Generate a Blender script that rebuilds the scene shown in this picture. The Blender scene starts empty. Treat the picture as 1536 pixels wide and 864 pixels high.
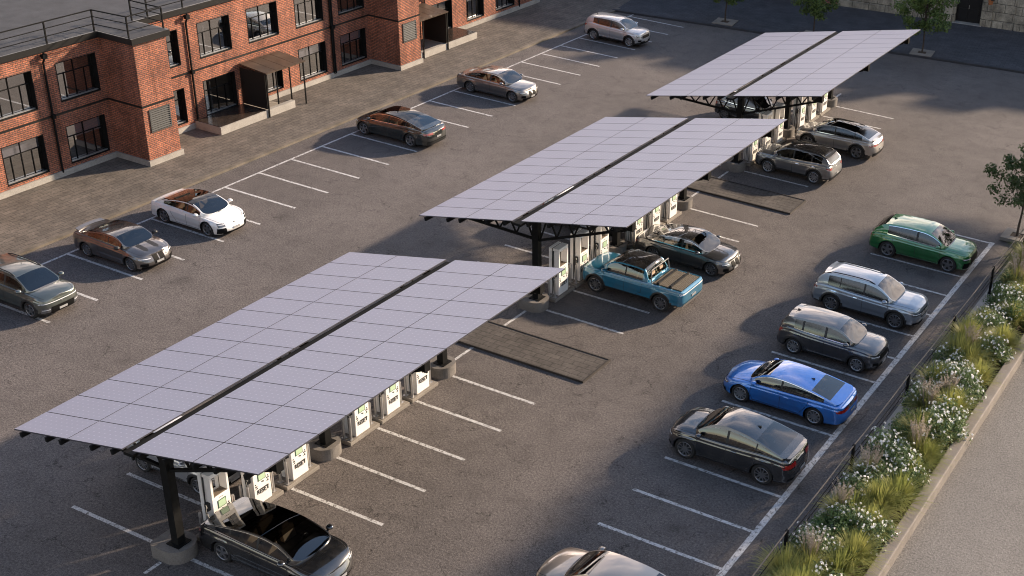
import bpy, math, random
import numpy as np
from mathutils import Vector, Matrix
R = math.radians
sc = bpy.context.scene
COL = sc.collection
rnd = random.Random(7)

# ------------------------------------------------------------------ helpers
def lk(o, parent=None):
    COL.objects.link(o)
    if parent is not None: o.parent = parent
    return o

def thing(name, label, cat, loc=(0, 0, 0), rz=0.0, group=None):
    o = bpy.data.objects.new(name, None)
    o.empty_display_size = 0.2
    lk(o); o.location = loc; o.rotation_euler = (0, 0, rz)
    tag(o, label, cat, group)
    return o

def tag(o, label=None, cat=None, group=None, kind=None):
    if label: o['label'] = label
    if cat: o['category'] = cat
    if group: o['group'] = group
    if kind: o['kind'] = kind
    return o

def copy_tree(o, parent=None):
    c = o.copy(); COL.objects.link(c)
    if parent is not None: c.parent = parent
    for ch in list(o.children):
        copy_tree(ch, c)
    return c

class MB:
    def __init__(s): s.v = []; s.f = []; s.m = []
    def add(s, vs, fs, mi=0):
        b = len(s.v); s.v += [tuple(p) for p in vs]
        for f in fs: s.f.append(tuple(b + i for i in f)); s.m.append(mi)
    def box(s, c, d, mi=0, M=None):
        x, y, z = (k / 2 for k in d)
        P = [Vector((sx * x, sy * y, sz * z)) for sx in (-1, 1) for sy in (-1, 1) for sz in (-1, 1)]
        if M is not None: P = [M @ p for p in P]
        P = [p + Vector(c) for p in P]
        s.add(P, [(0, 1, 3, 2), (4, 6, 7, 5), (0, 4, 5, 1), (2, 3, 7, 6), (0, 2, 6, 4), (1, 5, 7, 3)], mi)
    def bb(s, a, b, mi=0):
        s.box([(p + q) / 2 for p, q in zip(a, b)], [abs(q - p) for p, q in zip(a, b)], mi)
    def quad(s, a, b, c, d, mi=0): s.add([a, b, c, d], [(0, 1, 2, 3)], mi)
    def bar(s, a, b, w, h, mi=0, up=(0, 0, 1)):
        a = Vector(a); b = Vector(b); d = (b - a).normalized(); u = Vector(up)
        if abs(d.dot(u)) > .98: u = Vector((1, 0, 0))
        r = d.cross(u).normalized(); u = r.cross(d)
        P = []
        for p in (a, b):
            for i, j in ((-1, -1), (1, -1), (1, 1), (-1, 1)): P.append(p + r * (i * w / 2) + u * (j * h / 2))
        s.add(P, [(3, 2, 1, 0), (4, 5, 6, 7), (0, 1, 5, 4), (1, 2, 6, 5), (2, 3, 7, 6), (3, 0, 4, 7)], mi)
    def tube(s, pts, r, n=8, mi=0, cap=True):
        pts = [Vector(p) for p in pts]
        rs = r if isinstance(r, (list, tuple)) else [r] * len(pts)
        rings = []; ref = None
        for i, p in enumerate(pts):
            d = (pts[min(i + 1, len(pts) - 1)] - pts[max(i - 1, 0)]).normalized()
            if ref is None: ref = d.orthogonal().normalized()
            u = (ref - d * ref.dot(d))
            u = u.normalized() if u.length > 1e-5 else d.orthogonal().normalized()
            ref = u; w = d.cross(u)
            rings.append([p + (u * math.cos(2 * math.pi * k / n) + w * math.sin(2 * math.pi * k / n)) * rs[i] for k in range(n)])
        V = [q for rg in rings for q in rg]; F = []
        for i in range(len(pts) - 1):
            for k in range(n):
                F.append((i * n + k, i * n + (k + 1) % n, (i + 1) * n + (k + 1) % n, (i + 1) * n + k))
        if cap: F.append(tuple(range(n))[::-1]); F.append(tuple((len(pts) - 1) * n + k for k in range(n)))
        s.add(V, F, mi)
    def lathe_y(s, prof, n=28, c=(0, 0, 0), mi=0):
        # prof: (radius, y)
        V = []; F = []
        for i in range(n):
            a = 2 * math.pi * i / n
            for r, y in prof: V.append((c[0] + r * math.cos(a), c[1] + y, c[2] + r * math.sin(a)))
        m = len(prof)
        for i in range(n):
            for j in range(m - 1):
                F.append((i * m + j, ((i + 1) % n) * m + j, ((i + 1) % n) * m + j + 1, i * m + j + 1))
        s.add(V, F, mi)
    def prism(s, poly, z0, z1, mi=0, mtop=None):
        n = len(poly)
        V = [(x, y, z0) for x, y in poly] + [(x, y, z1) for x, y in poly]
        s.add(V, [(i, (i + 1) % n, n + (i + 1) % n, n + i) for i in range(n)], mi)
        s.add(V, [tuple(range(n, 2 * n))], mi if mtop is None else mtop)
    def build(s, name, mats, parent=None, smooth=None, loc=None):
        me = bpy.data.meshes.new(name)
        me.from_pydata(s.v, [], s.f)
        if not isinstance(mats, (list, tuple)): mats = [mats]
        for m in mats: me.materials.append(m)
        if len(mats) > 1: me.polygons.foreach_set('material_index', s.m)
        me.update()
        if smooth is not None:
            me.shade_smooth()
            if smooth < 180: me.set_sharp_from_angle(angle=R(smooth))
        o = bpy.data.objects.new(name, me)
        if loc is not None: o.location = loc
        return lk(o, parent)

# ------------------------------------------------------------------ materials
def newmat(name):
    m = bpy.data.materials.new(name); m.use_nodes = True
    nt = m.node_tree; b = nt.nodes['Principled BSDF']
    return m, nt, b
def N(nt, t, **k):
    n = nt.nodes.new(t)
    for a, v in k.items(): setattr(n, a, v)
    return n
def setc(b, c, rough=.5, metal=0., spec=.5, coat=0.):
    b.inputs['Base Color'].default_value = (*c, 1); b.inputs['Roughness'].default_value = rough
    b.inputs['Metallic'].default_value = metal; b.inputs['Specular IOR Level'].default_value = spec
    b.inputs['Coat Weight'].default_value = coat; b.inputs['Coat IOR'].default_value = 1.85; b.inputs['Coat Roughness'].default_value = .03
def plain(name, c, rough=.5, metal=0., spec=.5, coat=0., vary=.0, vs=6., bump=0.):
    m, nt, b = newmat(name); setc(b, c, rough, metal, spec, coat)
    if vary or bump:
        tc = N(nt, 'ShaderNodeTexCoord'); no = N(nt, 'ShaderNodeTexNoise')
        no.inputs['Scale'].default_value = vs; no.inputs['Detail'].default_value = 6
        nt.links.new(tc.outputs['Object'], no.inputs['Vector'])
        if vary:
            r = N(nt, 'ShaderNodeValToRGB')
            r.color_ramp.elements[0].position = .3; r.color_ramp.elements[1].position = .7
            r.color_ramp.elements[0].color = (*[k * (1 - vary) for k in c], 1)
            r.color_ramp.elements[1].color = (*[min(1, k * (1 + vary)) for k in c], 1)
            nt.links.new(no.outputs['Fac'], r.inputs['Fac']); nt.links.new(r.outputs['Color'], b.inputs['Base Color'])
        if bump:
            bm = N(nt, 'ShaderNodeBump'); bm.inputs['Strength'].default_value = bump; bm.inputs['Distance'].default_value = .02
            nt.links.new(no.outputs['Fac'], bm.inputs['Height']); nt.links.new(bm.outputs['Normal'], b.inputs['Normal'])
    return m
def ramp(nt, src, stops):
    r = N(nt, 'ShaderNodeValToRGB'); e = r.color_ramp.elements
    while len(e) < len(stops): e.new(.5)
    for el, (p, c) in zip(e, stops):
        el.position = p; el.color = (*c, 1) if isinstance(c, tuple) else (c, c, c, 1)
    nt.links.new(src, r.inputs['Fac']); return r.outputs['Color']
def mixc(nt, a, b, fac, mode='MIX'):
    m = N(nt, 'ShaderNodeMix', data_type='RGBA', blend_type=mode)
    for idx, v in ((6, a), (7, b)):
        if hasattr(v, 'is_output'): nt.links.new(v, m.inputs[idx])
        else: m.inputs[idx].default_value = (*v, 1)
    if hasattr(fac, 'is_output'): nt.links.new(fac, m.inputs[0])
    else: m.inputs[0].default_value = fac
    return m.outputs[2]
def noise(nt, vec, scale, detail=4, rough=.55, dist=0.):
    n = N(nt, 'ShaderNodeTexNoise'); n.inputs['Scale'].default_value = scale
    n.inputs['Detail'].default_value = detail; n.inputs['Roughness'].default_value = rough; n.inputs['Distortion'].default_value = dist
    nt.links.new(vec, n.inputs['Vector']); return n
def objvec(nt): return N(nt, 'ShaderNodeTexCoord').outputs['Object']
def posvec(nt): return N(nt, 'ShaderNodeNewGeometry').outputs['Position']

def asphalt_mat(name, base, crack=1.0, grain=1.0, wear=1.0):
    m, nt, b = newmat(name); setc(b, base, .82, 0, .3)
    p = posvec(nt)
    nA = noise(nt, p, .16, 5, .62); nB = noise(nt, p, 1.1, 7, .74, .3); nC = noise(nt, p, 13., 4, .8); nD = noise(nt, p, 34., 2, .7); nW = noise(nt, p, 1.4, 4, .65)
    c1 = ramp(nt, nA.outputs['Fac'], [(.3, tuple(k * (1 - .17 * wear) for k in base)), (.7, tuple(k * (1 + .15 * wear) for k in base))])
    c2 = mixc(nt, c1, ramp(nt, nB.outputs['Fac'], [(.28, 1 - .24 * wear), (.5, 1.), (.75, 1 + .16 * wear)]), 1., 'MULTIPLY')
    c3 = mixc(nt, c2, ramp(nt, nC.outputs['Fac'], [(.32, 1 - .6 * grain), (.5, 1.), (.68, 1 + .55 * grain)]), 1., 'MULTIPLY')
    c3 = mixc(nt, c3, ramp(nt, nD.outputs['Fac'], [(.3, 1 - .45 * grain), (.5, 1.), (.7, 1 + .5 * grain)]), 1., 'MULTIPLY')
    off = N(nt, 'ShaderNodeVectorMath', operation='MULTIPLY_ADD'); off.inputs[1].default_value = (.9, .9, .9)
    nt.links.new(nW.outputs['Color'], off.inputs[0]); nt.links.new(p, off.inputs[2])
    out = c3
    if crack:
        for s, w, st, lo in ((.8, .016, .7, .47), (2.1, .026, .5, .5), (4.3, .04, .35, .52)):
            v = N(nt, 'ShaderNodeTexVoronoi', feature='DISTANCE_TO_EDGE'); v.inputs['Scale'].default_value = s
            nt.links.new(off.outputs[0], v.inputs['Vector'])
            k = ramp(nt, v.outputs['Distance'], [(0., 1 - st * crack), (w, 1.)])
            msk = ramp(nt, noise(nt, p, .55 * s + .3, 4).outputs['Fac'], [(lo, 0.), (lo + .12, 1.)])
            out = mixc(nt, out, mixc(nt, out, k, 1., 'MULTIPLY'), msk)
        # oil and tyre stains, roundish, dark
        vs = N(nt, 'ShaderNodeTexVoronoi', feature='F1'); vs.inputs['Scale'].default_value = .42; nt.links.new(off.outputs[0], vs.inputs['Vector'])
        spot = ramp(nt, vs.outputs['Distance'], [(.08, .74), (.2, .9), (.34, 1.)])
        out = mixc(nt, out, mixc(nt, out, spot, 1., 'MULTIPLY'), ramp(nt, noise(nt, p, .3, 2).outputs['Fac'], [(.52, 0.), (.62, 1.)]))
    nt.links.new(out, b.inputs['Base Color'])
    bp = N(nt, 'ShaderNodeBump'); bp.inputs['Strength'].default_value = .7; bp.inputs['Distance'].default_value = .02
    nt.links.new(nC.outputs['Fac'], bp.inputs['Height']); nt.links.new(bp.outputs['Normal'], b.inputs['Normal'])
    return m

def brick_coords(nt, local=False):
    """u runs along the wall, v up; works on faces turned to x and to y"""
    src = objvec(nt)
    g = N(nt, 'ShaderNodeNewGeometry')
    if local:
        vt = N(nt, 'ShaderNodeVectorTransform', vector_type='NORMAL', convert_from='WORLD', convert_to='OBJECT')
        nt.links.new(g.outputs['Normal'], vt.inputs[0]); nrm = vt.outputs[0]
    else: nrm = g.outputs['Normal']
    sp = N(nt, 'ShaderNodeSeparateXYZ'); nt.links.new(src, sp.inputs[0])
    sn = N(nt, 'ShaderNodeSeparateXYZ'); nt.links.new(nrm, sn.inputs[0])
    ab = N(nt, 'ShaderNodeMath', operation='ABSOLUTE'); nt.links.new(sn.outputs[0], ab.inputs[0])
    gt = N(nt, 'ShaderNodeMath', operation='GREATER_THAN'); nt.links.new(ab.outputs[0], gt.inputs[0]); gt.inputs[1].default_value = .5
    mx = N(nt, 'ShaderNodeMix', data_type='FLOAT'); nt.links.new(gt.outputs[0], mx.inputs[0])
    nt.links.new(sp.outputs[0], mx.inputs[2]); nt.links.new(sp.outputs[1], mx.inputs[3])
    cb = N(nt, 'ShaderNodeCombineXYZ'); nt.links.new(mx.outputs[0], cb.inputs[0]); nt.links.new(sp.outputs[2], cb.inputs[1])
    return cb.outputs[0], src

def brick_mat(name, c1, c2, mortar, bw, bh, msize, rough=.85, bump=.5, local=False, weather=.3, flat=False, sw=False):
    m, nt, b = newmat(name); setc(b, c1, rough, 0, .3)
    if flat:
        src = objvec(nt); vec = src
        if sw:
            mp = N(nt, 'ShaderNodeMapping'); mp.inputs['Rotation'].default_value = (0, 0, R(90)); nt.links.new(src, mp.inputs[0]); vec = mp.outputs[0]
    else: vec, src = brick_coords(nt, local)
    t = N(nt, 'ShaderNodeTexBrick'); nt.links.new(vec, t.inputs['Vector'])
    t.inputs['Scale'].default_value = 1.; t.inputs['Brick Width'].default_value = bw; t.inputs['Row Height'].default_value = bh
    t.inputs['Mortar Size'].default_value = msize; t.inputs['Mortar Smooth'].default_value = .2; t.inputs['Bias'].default_value = -.1
    t.inputs['Color1'].default_value = (*c1, 1); t.inputs['Color2'].default_value = (*c2, 1); t.inputs['Mortar'].default_value = (*mortar, 1)
    nv = noise(nt, src, .8, 5, .65); nf = noise(nt, src, 9., 4, .7)
    c = mixc(nt, t.outputs['Color'], ramp(nt, nv.outputs['Fac'], [(.3, 1 - weather), (.7, 1 + weather * .7)]), 1., 'MULTIPLY')
    c = mixc(nt, c, ramp(nt, nf.outputs['Fac'], [(.3, .66), (.7, 1.34)]), .8, 'MULTIPLY')
    if not flat:
        mp2 = N(nt, 'ShaderNodeMapping'); mp2.inputs['Scale'].default_value = (2.2, 2.2, .22); nt.links.new(src, mp2.inputs[0])
        c = mixc(nt, c, ramp(nt, noise(nt, mp2.outputs[0], 1.2, 6, .7).outputs['Fac'], [(.36, .6), (.52, 1.), (.72, 1.14)]), .8, 'MULTIPLY')
    nt.links.new(c, b.inputs['Base Color'])
    if bump:
        bp = N(nt, 'ShaderNodeBump', invert=True); bp.inputs['Strength'].default_value = bump; bp.inputs['Distance'].default_value = .02
        nt.links.new(t.outputs['Fac'], bp.inputs['Height']); nt.links.new(bp.outputs['Normal'], b.inputs['Normal'])
    return m

def paint_line_mat():
    m, nt, b = newmat('road paint'); setc(b, (.6, .6, .6), .65, 0, .4)
    p = posvec(nt); n = noise(nt, p, 7.5, 8, .78); n2 = noise(nt, p, 26., 4, .75)
    w = ramp(nt, n.outputs['Fac'], [(.41, 0.), (.49, 1.)]); w2 = ramp(nt, n2.outputs['Fac'], [(.36, .1), (.47, 1.)])
    k = mixc(nt, w, w2, 1., 'MULTIPLY')
    c = mixc(nt, (.12, .11, .10), mixc(nt, (.50, .49, .48), (.66, .65, .64), noise(nt, p, 1.1).outputs['Fac']), k)
    nt.links.new(c, b.inputs['Base Color']); return m

def concrete_mat(name, c, rough=.8, stain=.3, fine=24.):
    m, nt, b = newmat(name); setc(b, c, rough, 0, .3)
    p = objvec(nt); n1 = noise(nt, p, 1.1, 6, .65); n2 = noise(nt, p, fine, 3, .7)
    k = ramp(nt, n1.outputs['Fac'], [(.25, tuple(q * (1 - stain) for q in c)), (.75, tuple(q * (1 + stain * .6) for q in c))])
    k = mixc(nt, k, ramp(nt, n2.outputs['Fac'], [(.3, .8), (.7, 1.18)]), 1., 'MULTIPLY')
    nt.links.new(k, b.inputs['Base Color'])
    bp = N(nt, 'ShaderNodeBump'); bp.inputs['Strength'].default_value = .25; bp.inputs['Distance'].default_value = .01
    nt.links.new(n2.outputs['Fac'], bp.inputs['Height']); nt.links.new(bp.outputs['Normal'], b.inputs['Normal'])
    return m

def glass_mat(name, tint, mirror, rough=.015, facing=True, gc=1.):
    """tinted see-through pane with a mirror reflection on top"""
    m = bpy.data.materials.new(name); m.use_nodes = True; nt = m.node_tree; nt.nodes.clear()
    o = N(nt, 'ShaderNodeOutputMaterial'); tr = N(nt, 'ShaderNodeBsdfTransparent'); gl = N(nt, 'ShaderNodeBsdfGlossy')
    tr.inputs[0].default_value = (*tint, 1); gl.inputs['Roughness'].default_value = rough; gl.inputs[0].default_value = (gc, gc, gc, 1)
    mx = N(nt, 'ShaderNodeMixShader')
    if facing:
        fr = N(nt, 'ShaderNodeFresnel'); fr.inputs['IOR'].default_value = mirror
        nt.links.new(fr.outputs[0], mx.inputs[0])
    else: mx.inputs[0].default_value = mirror
    nt.links.new(tr.outputs[0], mx.inputs[1]); nt.links.new(gl.outputs[0], mx.inputs[2]); nt.links.new(mx.outputs[0], o.inputs[0])
    return m

def car_paint(name, c, metal=.5, rough=.32, coat=1.):
    m, nt, b = newmat(name); setc(b, c, rough, metal, .5, coat)
    n = noise(nt, objvec(nt), 1.6, 5, .6)            # thin film of dust, thicker in patches
    k = mixc(nt, c, (.22, .2, .18), ramp(nt, n.outputs['Fac'], [(.4, 0.), (.85, .22)]))
    nt.links.new(k, b.inputs['Base Color'])
    nt.links.new(ramp(nt, n.outputs['Fac'], [(.4, .03), (.8, .09)]), b.inputs['Coat Roughness'])
    return m

def panel_mat():
    m, nt, b = newmat('solar cells'); setc(b, PANEL_C, .42, 0, .3)
    src = objvec(nt); sp = N(nt, 'ShaderNodeSeparateXYZ'); nt.links.new(src, sp.inputs[0])
    def fr(sock, pitch):
        d = N(nt, 'ShaderNodeMath', operation='DIVIDE'); nt.links.new(sock, d.inputs[0]); d.inputs[1].default_value = pitch
        f = N(nt, 'ShaderNodeMath', operation='FRACT'); nt.links.new(d.outputs[0], f.inputs[0])
        s = N(nt, 'ShaderNodeMath', operation='SUBTRACT'); nt.links.new(f.outputs[0], s.inputs[0]); s.inputs[1].default_value = .5
        a = N(nt, 'ShaderNodeMath', operation='ABSOLUTE'); nt.links.new(s.outputs[0], a.inputs[0]); return a.outputs[0]
    ax = fr(sp.outputs[0], .2325); ay = fr(sp.outputs[1], .18)
    mx = N(nt, 'ShaderNodeMath', operation='ADD'); nt.links.new(ax, mx.inputs[0]); nt.links.new(ay, mx.inputs[1])
    dia = ramp(nt, mx.outputs[0], [(.84, 0.), (.87, 1.)])           # the diamond gap where four cells meet
    mm = N(nt, 'ShaderNodeMath', operation='MAXIMUM'); nt.links.new(ax, mm.inputs[0]); nt.links.new(ay, mm.inputs[1])
    gap = ramp(nt, mm.outputs[0], [(.47, 0.), (.49, 1.)])
    nn = noise(nt, src, .7, 4)
    c = mixc(nt, tuple(k * .94 for k in PANEL_C), tuple(k * 1.06 for k in PANEL_C), nn.outputs['Fac'])
    c = mixc(nt, c, tuple(k * 1.07 for k in PANEL_C), gap)
    c = mixc(nt, c, tuple(min(1, k * 1.38) for k in PANEL_C), dia)
    nt.links.new(c, b.inputs['Base Color'])
    return m

def leaf_mat(name, c1, c2, trans=.35):
    m = bpy.data.materials.new(name); m.use_nodes = True; nt = m.node_tree; nt.nodes.clear()
    o = N(nt, 'ShaderNodeOutputMaterial')
    n = noise(nt, objvec(nt), 7., 3, .6); n2 = noise(nt, objvec(nt), 1.7, 3, .6)
    f = mixc(nt, n.outputs['Color'], n2.outputs['Color'], .5)
    col = ramp(nt, f, [(.36, c1), (.64, c2)])
    d = N(nt, 'ShaderNodeBsdfPrincipled'); d.inputs['Roughness'].default_value = .55; d.inputs['Specular IOR Level'].default_value = .35
    t = N(nt, 'ShaderNodeBsdfTranslucent'); mx = N(nt, 'ShaderNodeMixShader'); mx.inputs[0].default_value = trans
    nt.links.new(col, d.inputs['Base Color']); nt.links.new(col, t.inputs[0])
    nt.links.new(d.outputs[0], mx.inputs[1]); nt.links.new(t.outputs[0], mx.inputs[2]); nt.links.new(mx.outputs[0], o.inputs[0])
    return m

PANEL_C = (.215, .222, .292)
M = {}
M['asphalt'] = asphalt_mat('asphalt', (.118, .103, .096))
M['gravel'] = asphalt_mat('fine gravel', (.172, .16, .148), crack=.0, grain=.8, wear=.5)
M['line'] = paint_line_mat()
M['brick'] = brick_mat('red brick', (.43, .155, .088), (.26, .10, .068), (.085, .065, .052), .26, .092, .017)
M['paver'] = brick_mat('grey pavers', (.15, .128, .108), (.115, .1, .086), (.05, .044, .04), .62, .3, .012, bump=.4, flat=True, sw=True, weather=.3)
M['dpaver'] = brick_mat('slate pavers', (.078, .077, .084), (.06, .06, .066), (.03, .03, .033), .5, .25, .012, bump=.4, flat=True, weather=.25)
M['walk'] = brick_mat('walkway slabs', (.1, .088, .079), (.084, .074, .067), (.04, .036, .033), .62, .29, .014, bump=.5, flat=True, weather=.35)
M['stone'] = brick_mat('old ashlar', (.36, .32, .25), (.26, .235, .185), (.11, .1, .08), 1.25, .62, .025, local=True, weather=.55)
M['oldbrick'] = brick_mat('old red brick', (.3, .08, .06), (.22, .06, .05), (.2, .17, .15), .3, .1, .018, local=True)
M['concrete'] = concrete_mat('concrete', (.36, .335, .30))
M['wallconc'] = concrete_mat('grey brown concrete', (.215, .192, .172), fine=40.)
M['pad'] = concrete_mat('concrete pad', (.24, .215, .185))
M['base'] = concrete_mat('weathered concrete', (.17, .155, .14), stain=.4)
M['kerb'] = concrete_mat('kerbstone', (.17, .145, .115), stain=.5)
M['edging'] = concrete_mat('brown edging stone', (.06, .052, .045), stain=.4)
M['dkerb'] = concrete_mat('dark kerbstone', (.05, .05, .055), stain=.4)
M['roof'] = concrete_mat('roofing felt', (.055, .056, .062), stain=.35)
M['soil'] = plain('soil', (.06, .04, .026), .9, vary=.4, vs=8, bump=.5)
M['bsteel'] = plain('black steel', (.008, .008, .008), .7, 0., .12, vary=.3, vs=3)
M['dmetal'] = plain('dark fascia metal', (.022, .021, .02), .4, .4)
M['bronze'] = plain('brown sheet metal', (.115, .085, .062), .38, .5, vary=.25, vs=1.5)
M['darkwood'] = plain('wet dark boards', (.035, .027, .022), .22, 0, .5, vary=.35, vs=4)
M['steel'] = plain('galvanised steel', (.42, .41, .40), .42, .7, vary=.15, vs=12)
M['white'] = plain('white coated steel', (.82, .79, .75), .4, 0, .5, vary=.05, vs=3)
M['screen'] = plain('green lit screen', (.45, .6, .4), .25)
M['black'] = plain('black plastic', (.018, .018, .018), .5)
M['tyre'] = plain('tyre rubber', (.016, .016, .016), .75)
M['ink'] = plain('black ink', (.03, .03, .03), .6)
M['rope'] = plain('brown rope', (.2, .16, .12), .8)
M['panel'] = panel_mat()
M['pframe'] = plain('panel frame', (.045, .045, .055), .5, .3)
M['bglass'] = glass_mat('building glass', (.62, .63, .66), .42, facing=False)
M['cglass'] = glass_mat('car glass', (.34, .36, .37), 1.95)
M['dglass'] = glass_mat('privacy glass', (.07, .075, .08), 1.85, rough=.13)
M['blind'] = plain('pale blind cloth', (.42, .41, .47), .8)
M['inner'] = plain('room interior', (.12, .11, .1), .9)
M['chrome'] = plain('chrome', (.75, .75, .76), .12, 1.)
M['alloy'] = plain('silver alloy', (.45, .45, .46), .3, .8)
M['dalloy'] = plain('dark alloy', (.24, .24, .25), .3, .75)
M['lamp'] = plain('lamp lens', (.13, .135, .145), .12, .3, .6, 1.)
M['strip'] = plain('white lamp strip', (.75, .76, .78), .25)
M['grille'] = plain('matt black grille', (.006, .006, .006), .65, 0, .12)
M['darklamp'] = plain('smoked lamp lens', (.06, .065, .07), .1, .2, .8, 1.)
M['red'] = plain('red lamp lens', (.28, .012, .012), .15, 0, .7, 1.)
M['plate'] = plain('number plate', (.3, .3, .3), .5)
M['tan'] = plain('tan leather', (.5, .37, .25), .55)
M['seatd'] = plain('charcoal leather', (.035, .033, .032), .55)
M['teal'] = plain('peeling teal paint', (.055, .17, .19), .7, vary=.5, vs=1.2)
M['rust'] = plain('rust stain', (.28, .1, .035), .9, vary=.3, vs=3)
M['leaf'] = leaf_mat('tree leaves', (.06, .105, .03), (.16, .22, .06))
M['leafd'] = leaf_mat('dark tree leaves', (.028, .055, .02), (.075, .115, .035))
M['shrub'] = leaf_mat('shrub leaves', (.065, .115, .045), (.18, .24, .1))
M['dshrub'] = leaf_mat('dark shrub leaves', (.04, .085, .03), (.1, .165, .05))
M['grass'] = leaf_mat('long grass', (.15, .19, .05), (.42, .4, .13), .45)
M['ggrass'] = leaf_mat('green grass', (.12, .17, .045), (.34, .34, .1), .45)
M['plume'] = leaf_mat('grass plumes', (.3, .25, .2), (.5, .43, .36), .4)
M['petal'] = leaf_mat('white petals', (.72, .72, .7), (.85, .85, .83), .25)
M['bark'] = plain('bark', (.06, .045, .034), .9, vary=.35, vs=9, bump=.6)

# ------------------------------------------------------------------ ground and setting
def sheet(name, poly, z, mat, kind='structure'):
    b = MB(); b.add([(x, y, z) for x, y in poly], [tuple(range(len(poly)))])
    return tag(b.build(name, mat), kind=kind)

tag(sheet('ground', [(-400, -300), (400, -300), (400, 700), (-400, 700)], -.03, M['asphalt']), None)
sheet('car_park', [(-34.95, -80), (1.6, -80), (1.6, 62), (-34.95, 62)], 0., M['asphalt'])

b = MB()                                       # brick building side pavement, raised
b.bb((-60, -80, -.02), (-35.13, 90, .095)); tag(b.build('pavement', M['paver']), kind='structure')
b = MB(); b.bb((-35.13, -80, -.02), (-34.88, 52.2, .11))
tag(b.build('kerb', M['kerb']), kind='structure')
KA = math.atan(.15)                            # the far street runs slightly askew
def far(u, v, z=0.):                           # u along the far kerb, v away from the car park
    return (-30 + u * math.cos(KA) - v * math.sin(KA), 52.25 + u * math.sin(KA) + v * math.cos(KA), z)
b = MB(); b.bb((-5.05, .3, -.02), (120, 60, .10))
o = b.build('pavement', M['dpaver']); o.location = far(0, 0); o.rotation_euler = (0, 0, KA); tag(o, kind='structure')
b = MB(); b.bb((-5.2, 0, -.02), (120, .3, .13))
o = b.build('kerb', M['dkerb']); o.location = far(0, 0); o.rotation_euler = (0, 0, KA); tag(o, kind='structure')

# painted markings (sheets 4 mm above the asphalt)
def lines(name, rects):
    b = MB()
    for x0, y0, x1, y1 in rects: b.quad((x0, y0, .004), (x1, y0, .004), (x1, y1, .004), (x0, y1, .004))
    return tag(b.build(name, M['line']), kind='structure')
SR, SL, SC = 2.1668, 2.2204, 2.1458
w = .065
q = [(-.11, -14, .11, 28.3)]
for k in range(-5, 14): q.append((-4.5, k * SR - w, -.114, k * SR + w))
lines('parking_markings', q)
q = [(-33.59, -12, -33.47, 52.2)]
for k in range(-4, 15): q.append((-33.467, k * SL - .219 - w, -29.14, k * SL - .219 + w))
for k in range(-1, 7): q.append((-33.467, k * SL + 37.81 - w, -29.14, k * SL + 37.81 + w))
lines('parking_markings', q)
CANY = [-8.92, 9.68, 28.12]
COFF = [1.18, 1.38, 1.42]
COLY = [[y + c, y + c + 6.27, y + c + 12.55] for y, c in zip(CANY, COFF)]
XC = -14.275
q = []
for ys in COLY:
    for k in range(7):
        yy = ys[0] + k * (ys[2] - ys[0]) / 6
        q += [(-13.85, yy - w, -10.16, yy + w), (-18.84, yy - w, -15.1, yy + w)]
for a, c in ((-8.9, -8.3), (5.3, 6.95), (8.95, 10.6), (24.2, 25.75), (27.6, 29.35), (43, 44.5)): q.append((-14.55, a, -14.43, c))
lines('parking_markings', q)

for y0 in (7.02, 25.8):                                            # two raised walkways between the canopies
    b = MB(); b.bb((-19.1, y0, -.02), (-9.52, y0 + 1.85, .06))
    tag(b.build('path', M['walk']), kind='structure')
    b = MB()
    for a, c in (((-19.16, y0 - .06), (-9.46, y0)), ((-19.16, y0 + 1.85), (-9.46, y0 + 1.91)), ((-9.52, y0), (-9.46, y0 + 1.85)), ((-19.16, y0), (-19.1, y0 + 1.85))):
        b.bb((*a, -.02), (*c, .085))
    tag(b.build('path_edging', M['edging']), kind='structure')

# planter strip, road beyond the wall
b = MB(); b.bb((1.32, -30, -.02), (2.0, 27.5, .12)); tag(b.build('planter_edging', M['concrete']), kind='structure')
b = MB(); n0 = 60
V = []; F = []
for i in range(n0 + 1):
    for j in range(7):
        V.append((2.0 + 1.94 * j / 6, -30 + 57.5 * i / n0, .1 + .09 * rnd.random() + .07 * math.sin(j / 6 * math.pi)))
for i in range(n0):
    for j in range(6): F.append((i * 7 + j, (i + 1) * 7 + j, (i + 1) * 7 + j + 1, i * 7 + j + 1))
b.add(V, F); tag(b.build('soil', M['soil'], smooth=180), kind='structure')
sheet('road', [(4.2, -80), (60, -80), (60, 70), (4.2, 70)], -.004, M['gravel'])
b = MB()
b.bb((3.93, -30, -.05), (4.36, 27.5, .48))
o = b.build('retaining_wall', M['wallconc']); tag(o, 'long low grey brown concrete wall edging the flower bed', 'wall')
bv = o.modifiers.new('b', 'BEVEL'); bv.width = .05; bv.segments = 3

# ------------------------------------------------------------------ brick building
BX = -40.4
bld = thing('brick_building', 'two storey red brick building with black framed windows and flat grey roof', 'building', (BX, 20, 0))
def part(b, name, mat, smooth=None, parent=None):
    o = b.build(name, mat, smooth=smooth)
    o.parent = parent or bld
    if parent is None: o.matrix_parent_inverse = Matrix.Translation((-BX, -20, 0))
    return o
P0 = -14.0; Y1 = 49.9; P = 18.95; ZR = 6.2; DEP = .26
wins = []        # y0,y1,z0,z1,kind
for k in (-1, 0, 1, 2):
    o = k * P
    for a, c in ((6.83, 9.05), (10.3, 12.53), (18.78, 21.0), (22.2, 24.46)):
        wins.append((a + o, c + o, 3.62, 5.49, 'w'))
    for a, c in ((6.83, 9.05), (10.28, 12.5)): wins.append((a + o, c + o, .53, 2.41, 'w'))
    wins.append((16.74 + o, 17.5 + o, 3.61, 5.48, 's')); wins.append((16.7 + o, 17.47 + o, .52, 2.4, 's'))
    wins.append((18.74 + o, 20.96 + o, .46, 2.41, 'w')); wins.append((22.5 + o, 24.42 + o, .53, 2.41, 'w'))
wins = [t for t in wins if t[0] > P0 and t[1] < Y1 - .2]
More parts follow.
